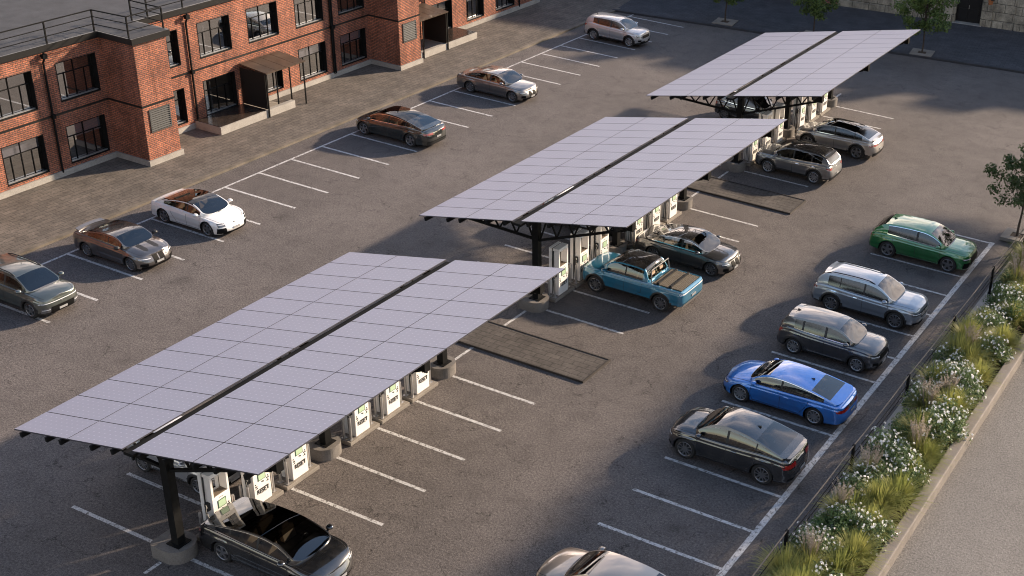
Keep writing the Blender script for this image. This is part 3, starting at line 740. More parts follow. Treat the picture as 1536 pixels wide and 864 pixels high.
class Car:
    def __init__(s, sp):
        s.sp = sp; k = sp.get('sx', 1.); kz = sp.get('sz', 1.)
        s.wb = sp['wb'] * k; s.xf = (sp['wb'] / 2 + sp['fo']) * k; s.xr = -(sp['wb'] / 2 + sp['ro']) * k
        s.hw = sp['W'] * sp.get('sy', 1.) / 2; s.r = sp['r'] * kz; s.sill = sp.get('sill', .24) * kz
        s.belt = pchip([(x * k, z * kz) for x, z in sp['belt']])
        rf = [(x * k, z * kz) for x, z in sp['roof']]; s.roof = pchip(rf); s.rfpts = rf
        s.xrb = rf[0][0]; s.xfb = rf[-1][0]; s.xws = rf[sp.get('iws', -2)][0]; s.xrt = rf[sp.get('irt', 1)][0]
        s.zaf = sp.get('zaf', .8) * k; s.zar = sp.get('zar', .65) * k; s.nf = sp.get('nf', 3.0); s.nr = sp.get('nr', 3.6)
        s.rtf = sp.get('rake_f', .14); s.rtr = sp.get('rake_r', .08); s.crf = sp.get('crown_f', .075) * kz; s.crr = sp.get('crown_r', .035) * kz
        s.tum = sp.get('tumble', .34); s.R = s.r + .05
    def plan(s, x):
        a = s.xf - s.zaf; c = s.xr + s.zar
        if x > a: return s.hw * max(0., 1 - min(1, (x - a) / s.zaf) ** s.nf) ** (1 / s.nf)
        if x < c: return s.hw * max(0., 1 - min(1, (c - x) / s.zar) ** s.nr) ** (1 / s.nr)
        return s.hw
    def g(s, x, z): return GP((z - s.sill) / (s.belt(x) - s.sill))
    def zlow(s, x):
        z = s.sill
        e = min(1., max(0., (x - (s.xf - .7)) / .7)); z += .0 * e
        e = min(1., max(0., ((s.xr + .7) - x) / .7)); z += .10 * e
        for xw in (s.wb / 2, -s.wb / 2):
            d = abs(x - xw)
            if d < s.R: z = max(z, s.r + math.sqrt(s.R**2 - d * d) * 1.0)
        return z
    def rk(s, x, z):
        a = s.xf - s.zaf; c = s.xr + s.zar
        t = (z - s.sill) / (s.belt(x) - s.sill)
        up = max(0., t - .45) / .55; dn = max(0., .3 - t) / .3
        if x > a: return x - (s.rtf * up**1.4 + .07 * dn) * ((x - a) / s.zaf) ** 2
        if x < c: return x + (s.rtr * up**1.4 + .09 * dn) * ((c - x) / s.zar) ** 2
        return x
    def bulge(s, x, z):      # wheel arch flare
        f = 0.
        for xw in (s.wb / 2, -s.wb / 2):
            d = math.hypot(x - xw, z - s.r) - s.R
            f = max(f, .028 * math.exp(-(max(0, d) / .12) ** 2))
        return f * (1 if s.plan(x) > .5 * s.hw else 0)
    def side(s, x, z, eps=0.):
        y = s.plan(x) * s.g(x, z) + s.bulge(x, z) + eps
        return Vector((s.rk(x, z), y, z))
    def yb(s, x): return s.plan(x) * .925
    def deck(s, x, y):
        yb = s.yb(x); cr = s.crf if x > (s.xfb + s.xrb) / 2 else s.crr
        u = min(1., abs(y) / yb) if yb > 1e-4 else 1.
        p = cr * (1 - u**2.6)
        if s.sp.get('hoodline') and x > s.xfb - .3: p += .018 * math.exp(-((u - .62) / .1) ** 2)
        return s.belt(x) + p
    def wg(s, x):
        if x >= s.xfb or x <= s.xrb: return 0.
        W = min(s.hw * .885, s.yb(x) - .03); zf = s.sp.get('cf', .34); zr_ = s.sp.get('cr', .2)
        if x > s.xfb - zf: W *= max(0, 1 - ((x - s.xfb + zf) / zf) ** 2.6) ** (1 / 2.6)
        if x < s.xrb + zr_: W *= max(0, 1 - ((s.xrb + zr_ - x) / zr_) ** 3.2) ** (1 / 3.2)
        return max(W, .0)
    def front(s, y, z, eps=0.):
        sg = 1 if y >= 0 else -1; a = s.xf - s.zaf; x = s.xf - .1
        for _ in range(3):
            v = min(.999, abs(y) / (s.hw * s.g(x, z))); x = a + s.zaf * (1 - v**s.nf) ** (1 / s.nf)
        return Vector((s.rk(x, z) + eps, sg * (abs(y) + eps * .6 * (abs(y) / s.hw) ** 4), z))
    def rear(s, y, z, eps=0.):
        sg = 1 if y >= 0 else -1; c = s.xr + s.zar; x = s.xr + .1
        for _ in range(3):
            v = min(.999, abs(y) / (s.hw * s.g(x, z))); x = c - s.zar * (1 - v**s.nr) ** (1 / s.nr)
        return Vector((s.rk(x, z) - eps, sg * (abs(y) + eps * .6 * (abs(y) / s.hw) ** 4), z))
    # ---- drawing on the body
    def strip(s, bm, pts, wd, eps=.006, mi=0):
        for sg in (1, -1): s.strip1(bm, pts, wd, eps, mi, sg)
    def strip1(s, bm, pts, wd, eps, mi, sg):
        P = []
        for (a, c) in zip(pts[:-1], pts[1:]):
            n = max(2, int(math.hypot(c[0] - a[0], c[1] - a[1]) / .07))
            for i in range(n): P.append((a[0] + (c[0] - a[0]) * i / n, a[1] + (c[1] - a[1]) * i / n))
        P.append(pts[-1]); V = []
        for i, p in enumerate(P):
            q0 = P[max(0, i - 1)]; q1 = P[min(len(P) - 1, i + 1)]; d = (q1[0] - q0[0], q1[1] - q0[1]); l = math.hypot(*d) or 1
            nx, nz = -d[1] / l * wd / 2, d[0] / l * wd / 2
            for k in (-1, 1):
                v = s.side(p[0] + k * nx, p[1] + k * nz, eps); V.append((v[0], sg * v[1], v[2]))
        F = [(2 * i, 2 * i + 1, 2 * i + 3, 2 * i + 2) for i in range(len(P) - 1)]
        bm.add(V, F, mi)
    def patch(s, bm, fn, y0, y1, zb, zt, eps=.008, n=9, m=4, mi=0):
        zb_ = zb if callable(zb) else (lambda u, q=zb: q); zt_ = zt if callable(zt) else (lambda u, q=zt: q)
        V = []
        for i in range(n + 1):
            u = i / n; y = y0 + (y1 - y0) * u
            for j in range(m + 1): V.append(fn(y, zb_(u) + (zt_(u) - zb_(u)) * j / m, eps))
        F = [(i * (m + 1) + j, (i + 1) * (m + 1) + j, (i + 1) * (m + 1) + j + 1, i * (m + 1) + j + 1) for i in range(n) for j in range(m)]
        bm.add(V, F, mi)

def make_car(name, label, cat, loc, rz, sp, paint, roofm=None, seats='seatd', rim='dalloy', group=None):
    s = Car(sp); K = sp.get('sx', 1.); KZ = sp.get('sz', 1.)
    t = thing(name, label, cat, loc, rz, group)
    roofm = roofm or paint
    sidew = [(a * K, c * K) for a, c in sp['side']]
    keys = [s.xfb, s.xws, s.xrt, s.xrb] + [v for p in sidew for v in p]
    if sp.get('bed'): keys += [v * K for v in sp['bed']]
    fill = list(np.arange(s.xr + .3, s.xf - .3, .11))
    for xw in (s.wb / 2, -s.wb / 2): fill += list(xw + s.R * np.cos(np.linspace(0, math.pi, 25))) + [xw - s.R - .004, xw + s.R + .004]
    for i in range(1, 15):
        a = math.pi / 2 * i / 15
        fill += [s.xf - s.zaf + s.zaf * math.sin(a) ** .8, s.xr + s.zar - s.zar * math.sin(a) ** .8]
    fill += [s.xfb - .004 - .34 * (i / 7) ** 2 for i in range(8)] + [s.xrb + .004 + .2 * (i / 6) ** 2 for i in range(7)]
    fill += [s.xf, s.xr, s.xf - .002, s.xr + .002, s.xf - .012, s.xr + .012]
    xs = sorted(set(round(v, 4) for v in keys))
    for v in sorted(fill):
        if s.xr <= v <= s.xf and all(abs(v - q) > .0015 for q in xs): xs.append(v)
    xs.sort()
    T = [0, .03, .08, .13, .19, .25, .31, .37, .43, .52, .61, .70, .76, .79, .82, .85, .9, .95, 1.0]; S = [.03, .09, .2, .35, .52, .7, .86, 1.]
    clad = sp.get('clad')
    def half(x):
        zl = s.zlow(x); zb = s.belt(x); zl = min(zl, zb - .03); rows = []
        p0 = s.side(x, zl); rows.append((s.rk(x, zl), max(0, p0[1] - .26), zl))
        for k in T:
            z = zl + (zb - zl) * k; rows.append(tuple(s.side(x, z)))
        yb = s.yb(x); wg = s.wg(x); rx = s.rk(x, zb)
        for k in S:
            y = yb + (wg - yb) * k; rows.append((rx, y, s.deck(x, y)))
        return rows
    H = [half(x) for x in xs]; nr = len(H[0])
    bm = MB()
    V = []
    for h in H: V += h
    for h in H: V += [(a, -b_, c) for a, b_, c in h]
    off = len(H) * nr; F = []; MI = []
    for i in range(len(H) - 1):
        xm = (xs[i] + xs[i + 1]) / 2
        for j in range(nr - 1):
            if H[i][j][1] < 1e-5 and H[i + 1][j][1] < 1e-5 and H[i][j + 1][1] < 1e-5 and H[i + 1][j + 1][1] < 1e-5: continue
            mi = 0
            if j == 0: mi = 1
            elif j <= len(T) and clad:
                zm = (H[i][j][2] + H[i][j + 1][2] + H[i + 1][j][2]) / 3
                dd = min(math.hypot(xm - w_, zm - s.r) for w_ in (s.wb / 2, -s.wb / 2))
                if zm < clad * KZ or dd < s.R + .075: mi = 1
            a = i * nr + j
            F.append((a + 1, a + nr + 1, a + nr, a)); MI.append(mi); F.append((off + a, off + a + nr, off + a + nr + 1, off + a + 1)); MI.append(mi)
    b0 = len(bm.v); bm.v += V; bm.f += F; bm.m += MI
    # greenhouse
    gx = [x for x in xs if s.xrb <= x <= s.xfb]
    Q = [0, .07, .3, .55, .83, .93, 1.]; U = [.94, .8, .62, .42, .2, 0.]
    def gh(x):
        wg = s.wg(x); zb = s.deck(x, wg); zc_ = s.deck(x, 0); zr = max(s.roof(x), zc_ + .0005)
        dz = max(zr - zb, .0005); ze = zb + dz * .93; ye = max(wg - s.tum * dz * .93, wg * .3)
        if wg < 1e-4: return [(x, 0., zr)] * (len(Q) + len(U))
        rows = []
        for k in Q: rows.append((x, wg - (wg - ye) * k ** 1.25, zb + (ze - zb) * k))
        for u in U: rows.append((x, ye * u, ze + (zr - ze) * (1 - u**2.2)))
        return rows
    G = [gh(x) for x in gx]; ng = len(G[0])
    win = {}
    def put(key, quads):
        win.setdefault(key, []).extend(quads)
    for i in range(len(G) - 1):
        xm = (gx[i] + gx[i + 1]) / 2
        for j in range(ng - 1):
            key = 'body'
            if j < len(Q) - 1:
                if 1 <= j <= 3:
                    key = 'pillar' if (sidew[0][0] < xm < sidew[-1][1] or sidew[-1][0] < xm < sidew[0][1]) else 'body'
                    for wi, (a, c) in enumerate(sidew):
                        if a < xm < c: key = 'side%d' % wi
                elif j == 5 and s.xrt < xm < s.xws: key = 'roof'
                if xm > s.xws and j >= 1 and key == 'body' and xm > max(c for a, c in sidew): key = 'body'
            else:
                if xm > s.xws: key = 'ws' if j >= len(Q) else 'body'
                elif xm < s.xrt: key = ('rw' if (j >= len(Q) and s.roof(xm) - s.deck(xm, 0) > sp.get('rwz', .08)) else 'body')
                else: key = 'roof'
            put(key, [(G[i][j + 1], G[i + 1][j + 1], G[i + 1][j], G[i][j])])
    for key, qs in win.items():
        tgt = bm if key in ('body', 'pillar') else MB()
        per = [tgt, tgt]
        if key.startswith('side'): per = [MB(), MB()]
        for qd in qs:
            d = [(a, -b_, c) for a, b_, c in qd][::-1]
            if key == 'pillar': bm.add(qd, [(0, 1, 2, 3)], 1); bm.add(d, [(0, 1, 2, 3)], 1)
            elif key == 'body': bm.add(qd, [(0, 1, 2, 3)], 0); bm.add(d, [(0, 1, 2, 3)], 0)
            else: per[0].add(qd, [(0, 1, 2, 3)]); per[1].add(d, [(0, 1, 2, 3)])
        if key in ('body', 'pillar'): continue
        nm = {'ws': 'windscreen', 'rw': 'rear_window', 'roof': 'roof'}.get(key, 'side_window')
        mt = {'ws': M['cglass'], 'rw': M[sp.get('rglass', 'cglass')], 'roof': roofm}.get(key)
        if mt is None: mt = M[sp.get('sglass', 'cglass')]
        for p in ({id(q): q for q in per}.values()):
            weld(p); p.build(nm, mt, t, smooth=40)
    weld(bm); bm.build('body', [paint, M['black']], t, smooth=38)
    # ---- trim drawn on the body
    zb0 = lambda x: s.belt(x) - .05
    if sp.get('doors'):
        for sg in (1, -1):
            for pts in sp['doors']:
                d = MB(); s.strip1(d, [(x * K, z * KZ) for x, z in pts], .014, .003, 0, sg); d.build('door_seam', M['black'], t)
    for (x, z) in sp.get('handles', []):
        for sg in (1, -1):
            d = MB(); s.strip1(d, [((x - .1) * K, z * KZ), ((x + .1) * K, z * KZ)], .03, .018, 0, sg); d.build('door_handle', M['chrome'] if sp.get('chromeh') else paint, t)
    if sp.get('silltrim'):
        for sg in (1, -1):
            d = MB(); s.strip1(d, [(x * K, z * KZ) for x, z in sp['silltrim']], .045, .008, 0, sg); d.build('sill_trim', M['chrome'], t)
    if sp.get('beltline'):
        for sg in (1, -1):
            d = MB(); Vv = []; a, c = sidew[0][0], sidew[-1][1]
            if a > c: a, c = sidew[-1][0], sidew[0][1]
            n = 24
            for i in range(n + 1):
                x = a + (c - a) * i / n; wg = s.wg(x); zb = s.deck(x, wg)
                Vv += [(x, sg * (wg + .012), zb + .002), (x, sg * (wg + .004), zb + .035)]
            d.add(Vv, [(2 * i, 2 * i + 1, 2 * i + 3, 2 * i + 2) for i in range(n)])
            d.build('window_trim', M['chrome'], t)
    if sp.get('toptrim'):
        for sg in (1, -1):
            d = MB(); Vv = []; a, c = sidew[0][0], s.xfb - .36
            n = 26
            for i in range(n + 1):
                x = a + (c - a) * i / n; g_ = gh(x); p = g_[4]; q_ = g_[5]
                Vv += [(x, sg * (p[1] + .006), p[2]), (x, sg * (p[1] * .6 + q_[1] * .4 + .006), p[2] * .6 + q_[2] * .4)]
            d.add(Vv, [(2 * i, 2 * i + 1, 2 * i + 3, 2 * i + 2) for i in range(n)])
            d.build('window_frame', M['chrome'], t)
    hw = s.hw
    # lights, grille, plates
    hl = sp['head']                                # (y0,y1 fractions, z at inner bottom/top, z at outer bottom/top, material)
    for sg in (1, -1):
        d = MB(); s.patch(d, s.front, sg * hl[0] * hw, sg * hl[1] * hw, lambda u: (hl[2] + (hl[4] - hl[2]) * u) * KZ, lambda u: (hl[3] + (hl[5] - hl[3]) * u) * KZ, .010, 10, 3)
        h_ = d.build('headlight', M[hl[6]], t, smooth=180)
        d = MB(); zc0 = lambda u: ((hl[2] * .35 + hl[3] * .65) + ((hl[4] * .35 + hl[5] * .65) - (hl[2] * .35 + hl[3] * .65)) * u) * KZ
        s.patch(d, s.front, sg * (hl[0] + .02) * hw, sg * (hl[1] - .02) * hw, lambda u: zc0(u) - .012, lambda u: zc0(u) + .012, .016, 10, 1)
        d.build('light_strip', M['strip'], h_)
        tl = sp['tail']
        d = MB(); s.patch(d, s.rear, sg * tl[0] * hw, sg * tl[1] * hw, tl[2] * KZ, tl[3] * KZ, .010, 10, 3)
        d.build('taillight', M[sp.get('tailm', 'red')], t, smooth=180)
    if sp.get('tailbar'):
        d = MB(); z0, z1, mt = sp['tailbar']; s.patch(d, s.rear, -tl[0] * hw, tl[0] * hw, z0 * KZ, z1 * KZ, .010, 12, 2); d.build('light_bar', M[mt], t, smooth=180)
    for (ya, yb_, z0, z1, mt, nm) in sp.get('frontp', []):
        if ya >= 0 and ya > .001:
            for sg in (1, -1):
                d = MB(); s.patch(d, s.front, sg * ya * hw, sg * yb_ * hw, z0 * KZ, z1 * KZ, .012 + .001 * len(nm), 8, 3); d.build(nm, M[mt], t, smooth=180)
        else:
            d = MB(); s.patch(d, s.front, -yb_ * hw, yb_ * hw, z0 * KZ, z1 * KZ, .011 + .001 * len(nm), 14, 3); d.build(nm, M[mt], t, smooth=180)
    for (ya, yb_, z0, z1, mt, nm) in sp.get('rearp', []):
        d = MB(); s.patch(d, s.rear, -yb_ * hw, yb_ * hw, z0 * KZ, z1 * KZ, .011 + .001 * len(nm), 14, 3); d.build(nm, M[mt], t, smooth=180)
    for fn, x, sgx in ((s.front, s.xf, 1), (s.rear, s.xr, -1)):
        zp = sp.get('pz', (.42, .62))[0 if sgx > 0 else 1] * KZ
        p = fn(0, zp); d = MB(); d.box((p[0] + sgx * .022, 0, zp), (.015, .36, .09)); d.build('number_plate', M['plate'], t)
    # mirrors
    xm = (s.xws + (s.xfb - s.xws) * .58); zm = s.belt(xm) + .1
    for sg in (1, -1):
        d = MB(); y0 = s.hw * .9
        d.bar((xm, sg * (y0 - .02), zm - .06), (xm - .02, sg * (y0 + .1), zm - .01), .07, .035)
        for fx_, sc_ in (((-.07), .85), (0, 1.), (.07, .7)): pass
        ring = []
        n = 10; secs = [(-.09, .78), (-.06, 1.), (.03, .95), (.09, .55), (.105, .1)]
        Vv = []
        for dx, k in secs:
            for i in range(n):
                a = 2 * math.pi * i / n; Vv.append((xm + dx - .02, sg * (y0 + .17) + .12 * k * math.cos(a), zm + .02 + .075 * k * math.sin(a)))
        Fv = [(i * n + j, i * n + (j + 1) % n, (i + 1) * n + (j + 1) % n, (i + 1) * n + j) for i in range(len(secs) - 1) for j in range(n)] + [tuple(range(n))]
        d.add(Vv, Fv); d.build('mirror', M['black'] if sp.get('bmirror') else paint, t, smooth=50)
    if sp.get('rails'):
        for sg in (1, -1):
            pts = []
            for i in range(9):
                x = s.xrt + .1 + (s.xws - s.xrt - .2) * i / 8; g_ = gh(x); pts.append((x, sg * (g_[6][1] * .93), g_[6][2] + (.05 if 0 < i < 8 else .01)))
            d = MB(); d.tube(pts, .022, 6); d.build('roof_rail', M['black' if sp['rails'] == 'b' else 'steel'], t, smooth=180)
    if sp.get('fin'):
        x = s.xrt + .25; z = s.roof(x); d = MB(); d.add([(x - .1, -.02, z - .01), (x - .1, .02, z - .01), (x + .12, 0, z - .005), (x - .09, 0, z + .06)], [(0, 1, 3), (1, 2, 3), (2, 0, 3)]); d.build('antenna', M['black'], t)
    if sp.get('spoiler'):
        x0, z0, w0, l0, mt = sp['spoiler']; x0 *= K; d = MB(); n = 10; Vv = []
        roofy = x0 > s.xr + .3 and s.roof(x0) > s.deck(x0, 0) + .2
        for i in range(n + 1):
            u = -1 + 2 * i / n; dxs = .1 * u * u
            if roofy: g_ = gh(x0 + dxs); y = u * g_[6][1] * 1.0; z = g_[6][2] + (s.roof(x0) - g_[6][2]) * (1 - abs(u) ** 2.2)
            else: y = u * s.hw * .74; z = max(s.deck(x0, y), s.roof(x0) if abs(u) < .0 else 0) + .03
            zt = z + .012; tip = zt - (.035 if roofy else -.035)
            Vv += [(x0 + dxs + .03, y, zt), (x0 + dxs * .7 - l0, y * .97, tip), (x0 + dxs * .7 - l0, y * .97, tip - .03), (x0 + dxs + .02, y, zt - .07)]
        F_ = [(4 * i + j, 4 * i + (j + 1) % 4, 4 * i + 4 + (j + 1) % 4, 4 * i + 4 + j) for i in range(n) for j in range(4)] + [(0, 1, 2, 3), (4 * n, 4 * n + 3, 4 * n + 2, 4 * n + 1)]
        d.add(Vv, F_); d.build('spoiler', paint if mt == 'p' else M[mt], t, smooth=30)
    for sg in (1, -1):
        d = MB(); Vv = []; n = 16; xa_ = s.xfb - .18; xb_ = s.xf - .16
        for i in range(n + 1):
            u = i / n; x = xa_ + (xb_ - xa_) * u; y = s.yb(x) * (.93 - .06 * u)
            for q_ in (-.007, .007): Vv.append((s.rk(x, s.belt(x)), sg * (y + q_), s.deck(x, y + q_) + .003))
        d.add(Vv, [(2 * i, 2 * i + 1, 2 * i + 3, 2 * i + 2) for i in range(n)])
        d.build('bonnet_seam', M['black'], t)
    for pts in sp.get('hoodstripe', []):
        (xa, xb, ya, yb_) = pts; n = 10
        for sg in (1, -1):
            d = MB(); Vv = []
            for i in range(n + 1):
                x = (xa + (xb - xa) * i / n) * K; k = 1 if i < n - 1 else .5
                ymid = (ya + yb_) / 2; hwid = (yb_ - ya) / 2 * k * (1 if i < n else .4)
                for y in (ymid - hwid, ymid, ymid + hwid): Vv.append((s.rk(x, s.belt(x)), sg * y, s.deck(x, y) + .004))
            d.add(Vv, [(3 * i + j, 3 * i + 3 + j, 3 * i + 4 + j, 3 * i + 1 + j) for i in range(n) for j in range(2)])
            d.build('bonnet_stripe', M['black'], t)
    if sp.get('emblem'):
        y, z = 0, sp['emblem'] * KZ; p = s.front(0, z, .014); d = MB(); n = 12
        d.add([(p[0], .05 * math.cos(2 * math.pi * i / n), z + .035 * math.sin(2 * math.pi * i / n)) for i in range(n)], [tuple(range(n))]); d.build('emblem', M['chrome'], t)
    if sp.get('bed'):
        a, c = (v * K for v in sp['bed']); d = MB(); nb = 16; hwb = s.hw * .80
        zt = s.deck((a + c) / 2, 0)
        d.bb((a, -hwb - .05, zt - .02), (c, hwb + .05, zt + .008), 1)
        for i in range(nb):
            x = a + .04 + (c - a - .08) * i / nb; d.bb((x, -hwb, zt + .008), (x + (c - a - .08) / nb - .025, hwb, zt + .022), 0)
        d.build('bed_cover', [plain('tan slats', (.14, .118, .09), .55), M['black']], t)
        for xx in (a + .38 * (c - a), a + .8 * (c - a)):
            d = MB(); d.box((xx, 0, zt + .075), (.09, hwb * 2, .035)); d.box((xx, hwb, zt + .04), (.1, .06, .07)); d.box((xx, -hwb, zt + .04), (.1, .06, .07)); d.build('cross_bar', M['black'], t)
        # sports hoop frame behind the cab
        xh = s.rfpts[0][0] + .02
        d = MB(); g_ = gh(s.rfpts[1][0]); d.tube([(xh - .1, s.hw * .78, zt), (xh - .05, g_[6][1], g_[6][2] + .02), (xh - .05, -g_[6][1], g_[6][2] + .02), (xh - .1, -s.hw * .78, zt)], .025, 6); d.build('roll_hoop', M['steel'], t)
    # underbody and wheel houses, interior
    d = MB(); d.bb((s.xr + .35, -s.hw + .27, s.sill - .05), (s.xf - .35, s.hw - .27, s.sill + .2)); d.bb((s.xr + .45, -s.hw + .32, s.sill + .2), (s.xf - .5, s.hw - .32, s.sill + .42))
    d.build('underbody', M['black'], t)
    d = MB(); zf = s.sill + .16; hs = (s.roof((s.xfb + s.xrb) / 2) - zf) / 1.28; c0 = (s.xfb + s.xrb) / 2
    d.bb((s.xrb + .2, -s.hw * .84, zf - .005), (s.xfb - .1, s.hw * .84, zf), 1)
    d.bb((s.xfb - .75, -s.hw * .8, zf), (s.xfb - .12, s.hw * .8, s.belt(s.xfb - .5) - .01), 1)
    if not sp.get('bed'): d.bb((s.xrb + .12, -s.hw * .75, zf), (s.xrb + .62, s.hw * .75, s.belt(s.xrb + .4) - .02), 1)
    def seat(x, y, w_):
        d.box((x + .12, y, zf + .12 * hs), (.5, w_, .2 * hs), 0); d.box((x - .17, y, zf + .48 * hs), (.15, w_ * .96, .62 * hs), 0, Matrix.Rotation(R(-14), 3, 'Y')); d.box((x - .27, y, zf + .87 * hs), (.09, w_ * .5, .16 * hs), 0)
    x1 = s.xfb - 1.35 * K
    for sg in (1, -1): seat(x1, sg * .37, .5)
    seat(x1 - .82 * K, .34, .56); seat(x1 - .82 * K, -.34, .56)
    d.build('interior', [M[seats], M['seatd']], t)
    d = MB(); n = 16; cx = s.xfb - .88; Vv = [(cx + .06 * math.sin(2 * math.pi * i / n), .37 + .17 * math.cos(2 * math.pi * i / n), s.belt(cx) - .06 + .16 * math.sin(2 * math.pi * i / n)) for i in range(n + 1)]
    d.tube(Vv, .016, 6); d.build('steering_wheel', M['black'], t)
    # wheels
    tw = .215; r = s.r
    for xw in (s.wb / 2, -s.wb / 2):
        for sg in (1, -1):
            yo = s.hw - .015
            w_ = MB(); w_.lathe_y([(.02, sg * -.10), (r * .62, sg * -.10), (r * .66, sg * -.17)], 20)
            wo = w_.build('wheel', M['black'], t, smooth=40); wo.location = (xw, sg * yo, r)
            ty = MB(); a0 = sg
            ty.lathe_y([(r * .70, -a0 * .012), (r * .76, a0 * .0), (r * .86, a0 * .004), (r * .95, -a0 * .012), (r * .99, -a0 * .04), (r, -a0 * .08), (r, -a0 * .16), (r * .97, -a0 * .2), (r * .75, -a0 * .22)], 32); ty.build('tyre', M['tyre'], wo, smooth=50)
            rm_ = MB(); ns = sp.get('spokes', 5); ri = r * .71
            rm_.lathe_y([(ri, -a0 * .005), (ri * .97, a0 * .002), (ri * .9, -a0 * .015), (ri * .88, -a0 * .08)], 32)
            rm_.lathe_y([(.001, -a0 * .012), (ri * .16, -a0 * .012), (ri * .2, -a0 * .05)], 14)
            tws = sp.get('twin', False)
            for kk in range(ns):
                for dt in ((-.13, .13) if tws else (0,)):
                    a = 2 * math.pi * (kk + .25) / ns; w0 = ri * (.10 if tws else .17) * (1 if ns < 8 else .6); w1 = w0 * (.9 if tws else 1.15)
                    ca, sa = math.cos(a), math.sin(a)
                    def pt(rad, o_, y): 
                        return (rad * ca - o_ * sa, y, rad * sa + o_ * ca)
                    o0 = dt * ri * .5; o1 = dt * ri * 2.0
                    f_ = [pt(ri * .1, o0 - w0, -a0 * .016), pt(ri * .1, o0 + w0, -a0 * .016), pt(ri * .93, o1 + w1, -a0 * .008), pt(ri * .93, o1 - w1, -a0 * .008)]
                    bk = [(p[0], p[1] - a0 * .05, p[2]) for p in f_]
                    rm_.add(f_ + bk, [(0, 1, 2, 3), (0, 4, 5, 1), (1, 5, 6, 2), (2, 6, 7, 3), (3, 7, 4, 0)])
            rm_.build('rim', M[rim], wo, smooth=35)
    return t
def weld(p):
    """share coincident vertices so that smooth shading runs across faces"""
    idx = {}; mp = []; nv = []
    for v in p.v:
        k = (round(v[0], 4), round(v[1], 4), round(v[2], 4))
        if k not in idx: idx[k] = len(nv); nv.append(v)
        mp.append(idx[k])
    f2 = []; m2 = []
    for f, m in zip(p.f, p.m):
        g = []
        for i in f:
            if mp[i] not in g: g.append(mp[i])
        if len(g) >= 3: f2.append(tuple(g)); m2.append(m)
    p.v, p.f, p.m = nv, f2, m2

def doors4(xa, xb, xc, z0, z1):   # front edge, middle, rear edge
    return [[(xa, z1), (xa + .02, .55), (xa - .08, z0)], [(xb, z1), (xb, z0)], [(xc, z1), (xc + .05, .7), (xc + .32, z0 + .05)], [(xa - .08, z0), (xc + .32, z0)]]
BUMP = lambda z0, z1: (0, .62, z0, z1, 'grille', 'lower_grille')

SED = dict(wb=3.2, fo=.88, ro=1.25, W=1.93, r=.355, sill=.22, belt=[(-2.86, .84), (-2.6, .97), (-2.0, 1.0), (-1, .985), (.5, .96), (1.3, .93), (2.0, .86), (2.3, .80), (2.48, .72)],
    roof=[(-2.15, 1.0), (-1.45, 1.31), (-.8, 1.45), (-.1, 1.50), (.35, 1.47), (1.32, 1.0)], side=[(-1.75, -1.15), (-1.12, -.12), (-.02, 1.0)], irt=1, iws=-2,
    doors=doors4(1.1, -.07, -1.3, .3, .93), handles=[(-.35, .82), (-1.5, .84)], head=(.5, .93, .62, .68, .62, .70, 'darklamp'), tail=(.52, .95, .74, .84), beltline=1, toptrim=1,
    frontp=[(.06, .33, .42, .70, 'grille', 'grille'), (0, .8, .22, .33, 'grille', 'lower_grille'), (.64, .88, .36, .5, 'grille', 'air_intake')], rearp=[(0, .75, .3, .42, 'black', 'rear_diffuser')], spokes=5, twin=True, silltrim=[(-1.1, .27), (1.1, .27)], sglass='cglass', pz=(.36, .58))
COUPE = dict(wb=2.857, fo=.84, ro=1.09, W=1.89, r=.345, sill=.2, belt=[(-2.52, .88), (-2.2, 1.0), (-1.6, 1.0), (-.6, .97), (.5, .93), (1.2, .9), (1.8, .82), (2.1, .76), (2.27, .70)],
    roof=[(-1.95, 1.0), (-1.2, 1.25), (-.55, 1.36), (0, 1.385), (.4, 1.35), (1.2, .95)], side=[(-1.3, .0), (.05, .88)], doors=[[(.98, .88), (1.0, .5), (.9, .28)], [(-.55, .92), (-.6, .6), (-.5, .28)], [(.9, .28), (-.5, .28)]], handles=[(-.3, .8)],
    head=(.42, .93, .57, .66, .60, .72, 'darklamp'), tail=(.5, .95, .74, .86), frontp=[(.04, .30, .36, .74, 'grille', 'grille'), (0, .86, .2, .30, 'grille', 'lower_grille'), (.62, .9, .32, .46, 'grille', 'air_intake')], rearp=[(0, .8, .22, .42, 'black', 'rear_diffuser')], spokes=5, twin=True,
    spoiler=(-2.2, 1.06, .8, .16, 'p'), hoodstripe=[(1.15, 1.95, .16, .38)], silltrim=None, bmirror=1, sglass='cglass', hoodline=1)
TAY = dict(wb=2.9, fo=.92, ro=1.14, W=1.96, r=.36, sill=.2, belt=[(-2.55, .8), (-2.2, .95), (-1.5, .96), (-.5, .92), (.6, .87), (1.2, .87), (1.75, .83), (2.1, .72), (2.33, .6)],
    roof=[(-2.05, .98), (-1.25, 1.2), (-.6, 1.33), (0, 1.375), (.42, 1.33), (1.3, .93)], side=[(-1.45, -.72), (-.68, .08), (.14, .95)], doors=doors4(1.0, .1, -.95, .28, .82), head=(.52, .86, .55, .68, .55, .74, 'darklamp'), tail=(.35, .95, .78, .83), tailbar=(.78, .83, 'red'),
    frontp=[(0, .7, .2, .31, 'grille', 'lower_grille'), (.55, .9, .24, .5, 'grille', 'air_intake')], rearp=[(0, .8, .22, .4, 'black', 'rear_diffuser')], spokes=5, crown_f=.03, emblem=.6, nf=2.6, sglass='cglass')
